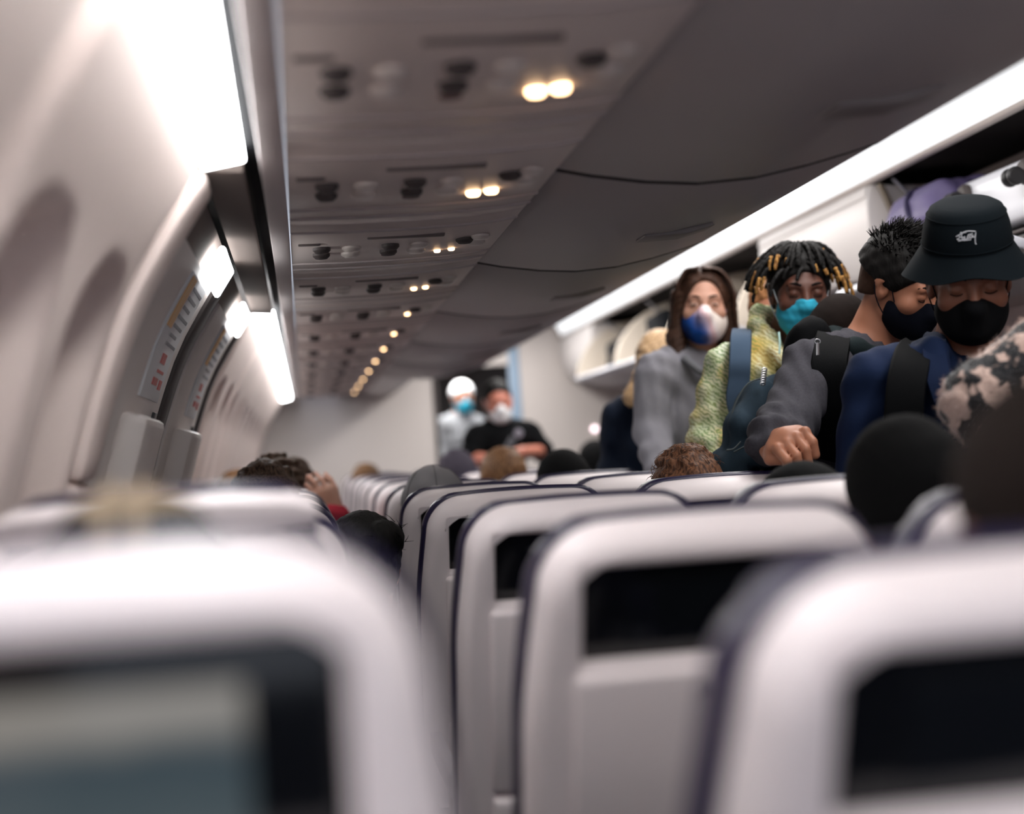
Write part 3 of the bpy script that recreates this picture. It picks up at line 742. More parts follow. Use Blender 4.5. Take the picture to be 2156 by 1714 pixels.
def face_mask(h, par, org, m, pointed=0.0, top=-.012, loops=True, loop_m=None, wide=.070, low=-.118, hres=.0045, fold=0.0, nose=1.0, slope=.42):
    S = h.sc; c = h.p(0, .05, -.06)
    f = Fld(c - Vector((.14, .14, .14)), c + Vector((.14, .14, .14)), hres); RR = [list(r) for r in h.R]
    f.ell(h.p(0, .030, -.055), [wide * S, .072 * S, .066 * S], .02, RR); f.ell(h.p(0, .052, -.085), [.045 * S, .046 * S, .034 * S], .03, RR)
    f.cap(h.p(0, .092 - .012 * (1 - nose), .0), h.p(0, .108 - .014 * (1 - nose), -.034), .012 * S, .016 * S, .025 + .02 * (1 - nose))
    if pointed: f.cap(h.p(0, .110, -.036), h.p(0, .100, -.085), .012 * S, .012 * S, .03)
    f.plane(h.p(0, .1, top + .004), h.d(0, .16, 1)); f.plane(h.p(.03, .08, top - .004), h.d(slope, .1, 1)); f.plane(h.p(-.03, .08, top - .004), h.d(-slope, .1, 1))
    f.plane(h.p(0, .012, -.04), h.d(0, -1, 0)); f.plane(h.p(0, .03, low), h.d(0, -.3, -1))
    if fold: f.folds(fold, 240, 3, tuple(h.d(0, 0, 1)))
    o = link('face_mask', f.mesh('face_mask', m, org), par)
    if loops:
        for q in (-1, 1):
            pts = [h.p(q * x, y, z) - Vector(org) for x, y, z in ((.066, .035, -.028), (.079, .012, .018), (.084, -.010, .022), (.084, -.022, -.002), (.078, -.004, -.04), (.064, .03, -.078))]
            link('ear_loop', tube('ear_loop', catmull(pts, 4), .0016, loop_m or m, 5), o)
    return o
def hair_cap(h, par, org, m, t=.012, line=((0, .075, .055), (0, .75, -.62)), amp=.004, freq=160, seed=1, extra=None, hres=.006, cuts=(), dirv=(0, .2, 1)):
    c = h.p(0, 0, 0); f = Fld(c - Vector((.19, .19, .30)), c + Vector((.19, .19, .19)), hres); RR = [list(r) for r in h.R]; S = h.sc
    f.ell(h.p(0, -.020, .034), [(.076 + t) * S, (.095 + t) * S, (.086 + t) * S], .01, RR)
    f.ell(h.p(0, -.05, -.02), [(.066 + t * .7) * S, (.055 + t * .7) * S, (.075) * S], .02, RR)
    if extra: extra(f)
    if amp: f.folds(amp, freq, seed, dirv)
    f.plane(h.p(*line[0]), h.d(*line[1]))
    for cc, nn in cuts: f.plane(h.p(*cc), h.d(*nn))
    return link('hair', f.mesh('hair', m, org), par)
def strands(name, par, org, m, roots, n_seg=4, r0=.003, n=5):
    """roots: list of lists of points"""
    V, Fc = [], []
    for pts in roots:
        rr = [r0 * (1 - .75 * i / (len(pts) - 1)) for i in range(len(pts))]
        v, f = tube_geo([p - Vector(org) for p in pts], rr, n); b = len(V); V += v; Fc += [tuple(i + b for i in q) for q in f]
    me = bpy.data.meshes.new(name); me.from_pydata([tuple(v) for v in V], [], Fc); me.materials.append(m); smooth(me, 180); return tag(link(name, me, par), kind='stuff')

def limb(f, pts, rr, g=0.0, k=.02, flat=None):
    for i in range(len(pts) - 1): f.cap(pts[i], pts[i + 1], rr[i] + g, rr[i + 1] + g, k, flat=flat)
def bounds(pts, pad):
    a = np.array([tuple(p) for p in pts]); return a.min(0) - pad, a.max(0) + pad
def torso(f, J, g=0.0, k=.05, fat=1.0):
    nb, sl, sr, ch, pv = J['neck'], J['sl'], J['sr'], J['chest'], J['pelvis']
    ax = (sr - sl).normalized(); up = (nb - pv).normalized(); fr = ax.cross(up)
    sw = (sr - sl).length / 2
    R = [[ax.x, fr.x, up.x], [ax.y, fr.y, up.y], [ax.z, fr.z, up.z]]
    f.ell(ch, [sw * .84 + g, .108 * fat + g, .17 + g], k, R); mid = pv.lerp(ch, .42)
    f.ell(mid, [sw * .72 * fat + g, .100 * fat + g, .17 + g], k, R); f.ell(pv, [sw * .80 * fat + g, .108 * fat + g, .13 + g], k, R)
    f.cap(sl.lerp(sr, .12), sl.lerp(sr, .88), .056 + g, .056 + g, k)
    for s in (sl, sr): f.cap(nb + up * .0, s.lerp(nb, .25), .052 + g * .8, .048 + g * .8, k)
def hand_fist(f, wrist, knuckle_dir, across, down, s=1.0):
    """closed hand: palm block, four bent fingers, thumb on the side"""
    kd, ac, dn = Vector(knuckle_dir).normalized(), Vector(across).normalized(), Vector(down).normalized()
    pal = wrist + kd * .055 * s
    f.cap(wrist, pal, .028 * s, .030 * s, .02); f.cap(pal - ac * .026 * s, pal + ac * .026 * s, .021 * s, .020 * s, .014)
    for i, (o, L) in enumerate(((-.032, .036), (-.011, .040), (.011, .038), (.031, .031))):
        k0 = pal + ac * o * s + kd * .022 * s; k1 = k0 + kd * L * .55 * s + dn * L * .55 * s; k2 = k1 + dn * L * .8 * s - kd * L * .25 * s; k3 = k2 - kd * L * .7 * s
        f.cap(k0, k1, .0100 * s, .0092 * s, .003); f.cap(k1, k2, .0092 * s, .0088 * s, .002); f.cap(k2, k3, .0088 * s, .008 * s, .002)
        f.ell(k0 + kd * .002 - dn * .004, [.0108 * s] * 3, .004)
    t0 = wrist + kd * .02 * s - ac * .03 * s; t1 = t0 + kd * .032 * s - ac * .012 * s + dn * .012 * s; t2 = t1 + kd * .026 * s + ac * .016 * s + dn * .012 * s
    f.cap(t0, t1, .013 * s, .011 * s, .012); f.cap(t1, t2, .011 * s, .009 * s, .005)
def hand_open(f, wrist, kd, ac, dn, s=1.0, curl=.5):
    kd, ac, dn = Vector(kd).normalized(), Vector(ac).normalized(), Vector(dn).normalized(); pal = wrist + kd * .075 * s
    for o in (-.024, 0, .024): f.cap(wrist + ac * o * .5 * s, pal + ac * o * s, .020 * s, .015 * s, .016)
    for o, L in ((-.033, .070), (-.011, .078), (.011, .074), (.032, .058)):
        k0 = pal + ac * o * s; k1 = k0 + (kd * (1 - curl * .4) + dn * curl * .6 + ac * o * 3).normalized() * L * .5 * s; k2 = k1 + (kd * (1 - curl * .8) + dn * curl * 1.1 + ac * o * 2).normalized() * L * .55 * s
        f.cap(k0, k1, .010 * s, .009 * s, .006); f.cap(k1, k2, .009 * s, .007 * s, .004)
    t0 = wrist + kd * .02 * s - ac * .026 * s; t1 = t0 + kd * .03 * s - ac * .022 * s + dn * .01 * s; t2 = t1 + kd * .03 * s - ac * .006 * s + dn * .012 * s
    f.cap(t0, t1, .013 * s, .011 * s, .012); f.cap(t1, t2, .011 * s, .008 * s, .005)

SKIN = {}
def skin_mat(name, col): return mat('skin_' + name, col, .5, .06, 500, .10, 22, sss=.12, spec=.35)
M_DENIM_T = mat('trousers_dark', '1f232c', .9, .3, 500)
def person(label, org, J, head, skin_m, cloth_m, face=True, closed=True, g=.016, folds=(.004, 70), hands=None, hres=.009, fr=.0045, name='garment', legs='stand', garment_top=True, cat='person', group=None, fat=1.0, arm_r=(.048, .040, .034, .026), sleeve_end=1.0, seed=1, ears=True, trousers=M_DENIM_T, hood=None, neck_cut=.062, lean_hair=None, extra_g=None, neck_r=.056):
    """one continuous body mesh plus clothing; J holds joints in world space"""
    org = Vector(org); e = empty('person', org); tag(e, label, cat, group)
    pel = J['pelvis']; ax = (J['sr'] - J['sl']).normalized(); fwd = Vector((-ax.y, ax.x, 0))
    fwd = fwd.normalized() if fwd.length > 1e-4 else Vector((0, -1, 0))
    leg_pts = []
    for q in (-1, 1):
        hip = pel + ax * q * .085 - Vector((0, 0, .05))
        if legs == 'stand':
            knee = Vector((hip.x * .5 + (org.x + ax.x * q * .1) * .5, hip.y * .5 + (org.y + ax.y * q * .1) * .5, org.z + .50)) + fwd * .02
            ank = Vector((org.x + ax.x * q * .1, org.y + ax.y * q * .1, org.z + .085))
        else:
            knee = hip + fwd * .40 + Vector((0, 0, .0)); ank = Vector((knee.x, knee.y, .085)) + fwd * .02
        leg_pts.append((hip, knee, ank))
    arms = []
    for q in ('l', 'r'):
        if 'e' + q in J: arms.append((J['s' + q], J['e' + q], J['w' + q], q))
    allp = [head.p(0, 0, .13), head.p(0, .12, 0), head.p(0, -.12, 0), head.p(.1, 0, 0), head.p(-.1, 0, 0), head.p(0, 0, -.12), J['sl'], J['sr'], pel] + [p for l in leg_pts for p in l] + [Vector((l[2].x, l[2].y, org.z + .01)) + fwd * .16 for l in leg_pts] + [p for a in arms for p in a[:3]]
    for hh in (hands or []): allp.append(hh['w'] + Vector(hh['kd']).normalized() * .12)
    lo, hi = bounds(allp, .13); lo[2] = max(lo[2], org.z - .03)
    fine = [(np.array(head.c) - .145, np.array(head.c) + .145)] if face or fr < .006 else None
    for hh in (hands or []): hc = np.array(hh['w'] + Vector(hh['kd']).normalized() * .06); fine = (fine or []) + [(hc - .12, hc + .12)]
    f = Fld(lo, hi, .018, fine, fr)
    torso(f, J, -.004, fat=fat)
    for l in leg_pts:
        limb(f, l, [.075, .052, .036]); f.cap(l[2] - Vector((0, 0, .04)), l[2] - Vector((0, 0, .045)) + fwd * .15, .036, .03, .02)
    for a in arms: limb(f, a[:3], [arm_r[0] - .004, arm_r[1] - .004, arm_r[3]])
    for hh in (hands or []):
        (hand_fist if hh.get('fist', True) else hand_open)(f, hh['w'], hh['kd'], hh['ac'], hh['dn'], hh.get('s', 1.0))
    add_head(f, head, J['neck'], face, ears, neck_r)
    body = link('body', f.mesh('body', skin_m, org), e)
    # upper garment
    gp = [J['sl'], J['sr'], pel, J['neck']] + [p for a in arms for p in a[:3]]
    lo, hi = bounds(gp, .20); f = Fld(lo, hi, hres)
    torso(f, J, g, fat=fat)
    for a in arms:
        w = a[1].lerp(a[2], sleeve_end) if sleeve_end > 0 else a[0].lerp(a[1], -sleeve_end)
        if sleeve_end > 0: limb(f, [a[0], a[1], w], [arm_r[0], arm_r[1], arm_r[2]], g)
        else: limb(f, [a[0], w], [arm_r[0], arm_r[1]], g + .006)
    if extra_g: extra_g(f)
    f.folds(folds[0], folds[1], seed)
    nk = J['neck']; f.cap(nk + (head.p(0, -.02, -.06) - nk) * .10, head.p(0, -.02, -.03), neck_cut, neck_cut + .01, .008, sub=True)
    f.plane(pel - Vector((0, 0, .10)), (0, 0, -1))
    ga = link(name, f.mesh(name, cloth_m, org), e)
    if trousers:
        gp = [p for l in leg_pts for p in l] + [pel]; lo, hi = bounds(gp, .16); lo[2] = org.z + .06
        f = Fld(lo, hi, .016); f.ell(pel, [.165 * fat, .125 * fat, .13], .04)
        for l in leg_pts: limb(f, l, [.085, .066, .056], .006, .03)
        f.folds(.004, 60, seed + 5); link('trousers', f.mesh('trousers', trousers, org), e)
        for l in leg_pts:
            lo, hi = bounds([l[2], l[2] + fwd * .18], .09); f = Fld(lo, hi, .012); f.cap(l[2] - Vector((0, 0, .035)), l[2] - Vector((0, 0, .04)) + fwd * .15, .042, .036, .02); f.plane((0, 0, org.z + .002), (0, 0, -1)); link('shoe', f.mesh('shoe', mat('shoe_dark', '202022', .6), org), e)
    if face: eyes(head, e, org, closed, mat('brow_dark', '1d1512', .8))
    return e, ga
# ---------------------------------------------------------------- standing people
def streak(name, col, rough=.5, col2=None, scale=60.0):
    """hair: strands of two tones drawn out lengthwise"""
    if name in MATS: return MATS[name]
    m = mat(name, col, max(rough, .58), spec=.22); nt = m.node_tree; b = nt.nodes['Principled BSDF']
    tc = nt.nodes.new('ShaderNodeTexCoord'); mp = nt.nodes.new('ShaderNodeMapping'); mp.inputs['Scale'].default_value = (1, 1, .18)
    n = nt.nodes.new('ShaderNodeTexNoise'); n.inputs['Scale'].default_value = scale * 3; n.inputs['Detail'].default_value = 3
    nt.links.new(tc.outputs['Object'], mp.inputs[0]); nt.links.new(mp.outputs[0], n.inputs['Vector'])
    r = nt.nodes.new('ShaderNodeValToRGB'); r.color_ramp.elements[0].position = .38; r.color_ramp.elements[1].position = .64
    c = lin(col); r.color_ramp.elements[0].color = tuple(v * .55 for v in c[:3]) + (1,); r.color_ramp.elements[1].color = lin(col2) if col2 else tuple(min(1, v * 1.5) for v in c[:3]) + (1,)
    nt.links.new(n.outputs['Fac'], r.inputs[0]); nt.links.new(r.outputs[0], b.inputs['Base Color'])
    bp = nt.nodes.new('ShaderNodeBump'); bp.inputs['Strength'].default_value = .6; bp.inputs['Distance'].default_value = .003
    nt.links.new(n.outputs['Fac'], bp.inputs['Height']); nt.links.new(bp.outputs['Normal'], b.inputs['Normal'])
    return m
S_LIGHT = skin_mat('light', 'bd8f7b'); S_TAN = skin_mat('tan', 'a87259'); S_BROWN = skin_mat('brown', '5a372b'); S_PINK = skin_mat('pink', 'b87562'); S_OLIVE = skin_mat('olive', '7d5140')
HB, HBLK, HBR, HBLD = streak('hair_brown', '3f2a20', .5), streak('hair_black', '0b0908', .7), streak('hair_dark_brown', '2a1d17', .5, '4c3a2e'), streak('hair_blonde', 'b08a63', .45, 'd6b48a')
M_NAVYJ = mat('navy_jacket', '16233f', .85, .25, 500, .2, 9); M_HEATHER = mat('grey_heather', '434248', .95, .5, 700, .28, 160)
M_SWEAT = mat('grey_sweater', '94939b', .95, .55, 600, .14, 120); M_DENIM = mat('denim', '2a3843', .9, .5, 900, .35, 30)
M_POLO = mat('black_polo', '07080a', .9, .2, 500); M_BLKMASK = mat('black_cloth', '08090c', .9, .2, 600); M_BLKNYL = mat('black_nylon', '090a0c', .8, .3, 500, spec=.06)
M_SLATE = mat('slate_strap', '44566b', .8, .4, 800); M_GREYC = mat('grey_cloth', '7c7d83', .95, .4, 500)
def tie_dye():
    m = mat('tie_dye', 'd7cf9e', .95, .4, 400); nt = m.node_tree; b = nt.nodes['Principled BSDF']
    tc = nt.nodes.new('ShaderNodeTexCoord'); w = nt.nodes.new('ShaderNodeTexWave'); w.inputs['Scale'].default_value = 30; w.inputs['Distortion'].default_value = 7; w.inputs['Detail'].default_value = 3; w.inputs['Detail Scale'].default_value = 2.2
    mp = nt.nodes.new('ShaderNodeMapping'); mp.inputs['Rotation'].default_value = (.3, .9, .4); nt.links.new(tc.outputs['Object'], mp.inputs[0]); nt.links.new(mp.outputs[0], w.inputs['Vector'])
    n = nt.nodes.new('ShaderNodeTexNoise'); n.inputs['Scale'].default_value = 9; n.inputs['Detail'].default_value = 2; nt.links.new(tc.outputs['Object'], n.inputs['Vector'])
    r1 = nt.nodes.new('ShaderNodeValToRGB'); E = r1.color_ramp.elements; E[0].position = .30; E[0].color = lin('d2b266'); E[1].position = .68; E[1].color = lin('e3e6d4')
    for pos, c in ((.42, 'dccf92'), (.50, 'e9e6c4'), (.58, 'd3dcb0')): q = E.new(pos); q.color = lin(c)
    nt.links.new(n.outputs['Fac'], r1.inputs[0])
    r2 = nt.nodes.new('ShaderNodeValToRGB'); r2.color_ramp.elements[0].position = .10; r2.color_ramp.elements[0].color = (.85, .85, .85, 1); r2.color_ramp.elements[1].position = .50; r2.color_ramp.elements[1].color = (0, 0, 0, 1); nt.links.new(w.outputs['Fac'], r2.inputs[0])
    n3 = nt.nodes.new('ShaderNodeTexNoise'); n3.inputs['Scale'].default_value = 6; nt.links.new(mp.outputs[0], n3.inputs['Vector'])
    r3 = nt.nodes.new('ShaderNodeValToRGB'); r3.color_ramp.elements[0].position = .42; r3.color_ramp.elements[0].color = lin('6f9150'); r3.color_ramp.elements[1].position = .60; r3.color_ramp.elements[1].color = lin('b8954e'); nt.links.new(n3.outputs['Fac'], r3.inputs[0])
    mx = nt.nodes.new('ShaderNodeMix'); mx.data_type = 'RGBA'; nt.links.new(r2.outputs[0], mx.inputs['Factor']); nt.links.new(r1.outputs[0], mx.inputs['A']); nt.links.new(r3.outputs[0], mx.inputs['B']); nt.links.new(mx.outputs['Result'], b.inputs['Base Color'])
    return m
def colour_mask():
    m = mat('painted_mask', 'd9cfd6', .9, .2, 500); nt = m.node_tree; b = nt.nodes['Principled BSDF']
    tc = nt.nodes.new('ShaderNodeTexCoord'); sp = nt.nodes.new('ShaderNodeSeparateXYZ'); nt.links.new(tc.outputs['Generated'], sp.inputs[0])
    n = nt.nodes.new('ShaderNodeTexNoise'); n.inputs['Scale'].default_value = 3.5; nt.links.new(tc.outputs['Generated'], n.inputs['Vector'])
    a = nt.nodes.new('ShaderNodeMath'); a.operation = 'MULTIPLY_ADD'; a.inputs[1].default_value = .22; nt.links.new(n.outputs['Fac'], a.inputs[0]); nt.links.new(sp.outputs['X'], a.inputs[2])
    z = nt.nodes.new('ShaderNodeMath'); z.operation = 'MULTIPLY_ADD'; z.inputs[1].default_value = .45; nt.links.new(sp.outputs['Z'], z.inputs[0]); nt.links.new(a.outputs[0], z.inputs[2])
    r = nt.nodes.new('ShaderNodeValToRGB'); E = r.color_ramp.elements; E[0].position = .30; E[0].color = lin('15264f'); E[1].position = 1.0; E[1].color = lin('ece3dc')
    for pos, c in ((.46, '1f4f9e'), (.56, '5b6aa6'), (.66, 'b7a9c6'), (.78, 'd9b7bf'), (.88, 'e6dcde')): q = E.new(pos); q.color = lin(c)
    nt.links.new(z.outputs[0], r.inputs[0]); nt.links.new(r.outputs[0], b.inputs['Base Color'])
    return m
def strap(par, org, pts, width, m, name='backpack_strap', thick=.012, nrm=None, taper=None):
    P = catmull([p - Vector(org) for p in pts], 6); N = []
    for p in P: N.append(nrm(p) if nrm else Vector((-.3, -1, .15)))
    v, f = ribbon_geo(P, N, width, thick); return link(name, mesh_from(name, v, f, m, 60), par)

def J_(**k): return k
def mk(D0):
    return lambda px, py, dD=0.0: at(px, py, D0 + dD)

# --- man in the bucket hat
a = mk(3.0); hd_ = Head(a(2040, 588), -20, 20, 0, 1.04)
J = J_(neck=a(2022, 792, .08), sr=a(1838, 800, .02), sl=a(2240, 822, .16), chest=a(2030, 930, .10), pelvis=Vector((1.40, 3.15, .95)), er=a(1812, 1040, .05), wr=a(1870, 1180, -.1), el=a(2280, 1060, .2), wl=a(2230, 1190, 0))
org = Vector((1.40, 3.15, 0))
def collar(f):
    f.cap(a(1965, 740, -.02), a(1985, 850, -.10), .034, .020, .02); f.cap(a(2095, 760, .05), a(2060, 850, -.05), .034, .020, .02); f.cap(a(1965, 735, .02), a(2000, 720, .14), .03, .03, .03)
p_, g_ = person('man in a black bucket hat, black mask and navy jacket in the aisle', org, J, hd_, S_OLIVE, M_NAVYJ, hres=.008, name='jacket', extra_g=collar, neck_cut=.060, seed=4)
face_mask(hd_, p_, org, M_BLKMASK, pointed=.5, top=-.018, wide=.073, low=-.122)
hair_cap(hd_, p_, org, HBLK, t=.006, amp=.001, cuts=(((0, 0, -.03), (0, -.2, -1)),))
strap(p_, org, [a(1930, 742, .10), a(1924, 744, .0), a(1915, 775, -.09), a(1906, 830, -.125), a(1900, 920, -.12), a(1895, 1000, -.10)], .078, M_BLKNYL)
for pts in ([a(1972, 712, .10), a(1966, 726, -.01), a(1974, 790, -.085), a(1996, 860, -.10)], [a(2108, 735, .12), a(2104, 755, .03), a(2080, 810, -.05), a(2046, 870, -.09)]):
    strap(p_, org, pts, .052, mat('navy_collar', '14203a', .85, .25, 500), 'collar', .010, nrm=lambda q: Vector((-.35, -1, .35)))
zp = [a(2012, 790, -.075), a(2020, 825, -.09), a(2022, 870, -.085)]
link('zipper', tube('zipper', [p - org for p in zp], .004, M_METAL), p_)
# bucket hat: crown, seam band and sloping brim as one lathe on the head
def hat():
    B = Matrix.Translation(hd_.p(0, -.012, .076) - org) @ hd_.R.to_4x4() @ Matrix.Rotation(math.radians(-3), 4, 'X')
    cr = [(.098, -.018), (.100, .0), (.098, .02), (.094, .042), (.087, .062), (.080, .076), (.066, .084), (.04, .087), (0, .088)]
    M_HAT = mat('black_twill', '0e1418', .9, .4, 900, spec=.06)
    c = link('hat', lathe('hat', [(.094, -.018)] + cr, M_HAT, 48, .93, 1.10, B, 50), p_)
    vs, fs = [], []; n = 64
    rings = [(.097, .0), (.100, -.004), (.118, -.026), (.136, -.046), (.140, -.050), (.136, -.052), (.116, -.032), (.096, -.008)]
    for r, z in rings:
        for k in range(n):
            t = 2 * math.pi * k / n; w = (r - .097) / .043
            rr = r + .006 * w * math.sin(3 * t + 1) ; zz = z - .010 * w * math.cos(2 * t) + .005 * w * math.sin(5 * t)
            vs.append(B @ Vector((rr * .95 * math.cos(t), rr * 1.10 * math.sin(t), zz)))
    for i in range(len(rings)):
        for k in range(n): fs.append((i * n + k, i * n + (k + 1) % n, ((i + 1) % len(rings)) * n + (k + 1) % n, ((i + 1) % len(rings)) * n + k))
    link('brim', mesh_from('brim', vs, fs, M_HAT, 60), c)
    for zz, rr in ((.004, .1005), (.064, .0865)):
        pts = [B @ Vector((rr * .935 * math.cos(t), rr * 1.105 * math.sin(t), zz)) for t in [2 * math.pi * k / 48 for k in range(49)]]
        link('stitching', tube('stitching', pts, .0012, M_HAT, 5), c)
    # embroidered scribble lettering on the front, strokes in the plane of the crown
    def on(u, v):     # u right in the picture, v up, metres
        th = math.pi / 2 + u / .100; r = .1010 - max(v, 0) * .13
        return B @ Vector((r * .93 * math.cos(th), r * 1.10 * math.sin(th), v + .0))
    S_ = [[(-.021, .030), (-.014, .034), (-.018, .037), (-.023, .035), (-.016, .039), (-.008, .041)], [(-.018, .026), (-.010, .028), (-.004, .033), (-.012, .034)],
          [(-.012, .045), (-.009, .030), (-.004, .029)], [(-.014, .042), (.0, .044)], [(-.004, .036), (-.003, .030), (.001, .031), (.003, .037), (.002, .030)],
          [(.009, .040), (.004, .038), (.008, .034), (.003, .031)], [(.014, .041), (.009, .038), (.013, .034), (.008, .031)], [(.014, .038), (.015, .033), (.019, .035), (.021, .042), (.019, .030), (.019, .020), (.021, .018)], [(-.020, .029), (-.004, .0275), (.010, .0285)], [(-.008, .044), (.006, .046), (.021, .044)]]
    V, Fc = [], []
    for s in S_:
        P = catmull([Vector((x, y, 0)) for x, y in s], 4); v, f = tube_geo([on(-.012 + q.x * 1.0, q.y + .006) for q in P], .0011, 5); b0 = len(V); V += v; Fc += [tuple(i + b0 for i in q) for q in f]
    link('embroidery', mesh_from('embroidery', V, Fc, mat('silver_thread', 'b9bcc2', .6), 60), c)
hat()

# --- man in the grey hoodie with a backpack, hand on a seat
b_ = mk(3.5); hd_ = Head(b_(1898, 598), 34, 30, 6, 1.0); org = Vector((1.36, 3.72, 0))
J = J_(neck=b_(1822, 742, .08), sr=b_(1708, 775, -.02), sl=b_(2010, 800, .20), chest=b_(1845, 900, .10), pelvis=Vector((1.36, 3.72, .93)), er=b_(1662, 885, -.16), wr=b_(1628, 930, -.32), el=b_(2060, 960, .25), wl=b_(2010, 1060, .1))
def hood(f):
    f.cap(b_(1758, 716, .12), b_(1800, 738, -.03), .030, .026, .03); f.cap(b_(1800, 738, -.03), b_(1860, 750, -.03), .024, .020, .03); f.cap(b_(1758, 714, .14), b_(1805, 692, .20), .03, .026, .03)
p_, g_ = person('man in a grey hoodie and black mask bending forward, hand on a seat top', org, J, hd_, S_TAN, M_HEATHER, hres=.007, name='hoodie', folds=(.0055, 95), seed=9, neck_cut=.066, fr=.0035,
    hands=[dict(w=b_(1630, 934, -.33), kd=Vector((.12, -.95, .02)), ac=Vector((.86, .1, .42)), dn=Vector((.25, -.1, -.95)), s=1.15)], arm_r=(.056, .050, .044, .026))
lo, hi = bounds([b_(1750, 700, .1), b_(1860, 745, -.05), b_(1800, 690, .2)], .09); f = Fld(lo, hi, .006); hood(f); f.folds(.003, 80, 2)
f.cap(J['neck'], hd_.p(0, -.02, -.03), .060, .064, .006, sub=True)
link('hood', f.mesh('hood', mat('hood_dark', '1c2527', .95, .4, 500), org), p_)
face_mask(hd_, p_, org, mat('dark_navy_cloth', '0a0d18', .9, .2, 600), pointed=.6, top=-.012, wide=.070, low=-.12)
hair_cap(hd_, p_, org, mat('hair_fade', '4b372d', .8, .3, 900, .3, 120), t=.0022, line=((0, .080, .062), (0, .8, -.5)), amp=.0008, cuts=(((0, -.02, -.035), (0, .3, -1)),))
hair_cap(hd_, p_, org, HBLK, t=.013, line=((0, .085, .06), (0, .7, -.6)), amp=.0015, freq=200, cuts=(((0, -.05, .012), (0, -.25, -1)),))
rs = random.Random(5); roots = []
for _ in range(800):
    th = rs.uniform(-math.pi, math.pi); ph = rs.uniform(.05, 1.15)
    n = Vector((math.sin(ph) * math.cos(th), math.sin(ph) * math.sin(th), math.cos(ph)))
    if n.z < .35: continue
    q = Vector((n.x * .080, n.y * .098 - .02, n.z * .094 + .036)); L = rs.uniform(.018, .042)
    dv = (n + Vector((rs.uniform(-.5, .5), rs.uniform(-.1, .7), rs.uniform(-.1, .4)))).normalized()
    roots.append([hd_.p(*q), hd_.p(*(q + dv * L * .5)), hd_.p(*(q + dv * L + Vector((0, .006, -.004))))])
strands('spiky_hair', p_, org, HBLK, roots, r0=.0022)
strap(p_, org, [b_(1752, 716, .14), b_(1752, 722, -.02), b_(1745, 770, -.115), b_(1748, 840, -.115), b_(1750, 900, -.085), b_(1735, 960, -.04)], .088, M_BLKNYL, thick=.018)
sp_ = [b_(1722, 722, -.155), b_(1722, 748, -.158)]
link('zipper_pull', tube('zipper_pull', [p - org for p in sp_], .0042, M_METAL, 6), p_)
link('zipper_ring', tube('zipper_ring', [b_(1721 + 6 * math.cos(t), 719 + 5 * math.sin(t), -.155) - org for t in [k * .63 for k in range(11)]], .0016, M_METAL, 6), p_)
# the backpack itself, on his back
bo = b_(1690, 830, .20); f = Fld(bo - Vector((.24, .22, .36)), bo + Vector((.34, .26, .34)), .012)
f.ell(b_(1712, 820, .10), [.075, .09, .19], .05); f.ell(b_(1770, 850, .24), [.15, .09, .22], .05); f.folds(.006, 60, 3)
o = link('backpack', f.mesh('backpack', M_BLKNYL, bo)); o.location = bo; tag(o, 'black backpack worn by the man in the grey hoodie', 'backpack')

# --- man with dreadlocks and tie-dye hoodie
c_ = mk(3.95); hd_ = Head(c_(1684, 614), -8, 10, -2, 1.0); org = Vector((1.25, 4.22, 0))
J = J_(neck=c_(1648, 742, .10), sr=c_(1538, 778, .02), sl=c_(1790, 790, .16), chest=c_(1650, 880, .12), pelvis=Vector((1.27, 4.18, .95)), er=c_(1502, 925, .02), wr=c_(1570, 1020, -.22), el=c_(1830, 940, .2), wl=c_(1760, 1030, -.1))
def hood2(f):
    f.cap(c_(1602, 668, .14), c_(1606, 718, .05), .034, .034, .03); f.cap(c_(1606, 720, .05), c_(1650, 765, -.05), .034, .024, .03); f.cap(c_(1604, 675, .15), c_(1700, 690, .24), .036, .04, .03); f.cap(c_(1735, 745, .08), c_(1680, 775, -.05), .030, .024, .03)
p_, g_ = person('man with blond-tipped dreadlocks, blue surgical mask and green tie-dye hoodie', org, J, hd_, S_BROWN, tie_dye(), hres=.008, name='hoodie', folds=(.006, 85), seed=12, extra_g=hood2, neck_cut=.064, arm_r=(.060, .054, .044, .026))
M_SURG = mat('surgical_blue', '2f98b4', .75, .15, 400, .06, 20)
face_mask(hd_, p_, org, M_SURG, pointed=0, nose=.75, slope=.12, top=-.010, wide=.070, low=-.120, loop_m=mat('mask_elastic', 'c9d3d8', .8), fold=.0012)
hair_cap(hd_, p_, org, HBLK, t=.010, line=((0, .082, .066), (0, .8, -.5)), amp=.003, cuts=(((0, -.03, -.05), (0, .1, -1)),))
M_TIP = streak('hair_gold_tip', '8a5a2c', .6, 'b98a4a')
rs = random.Random(11); dark, tips = [], []
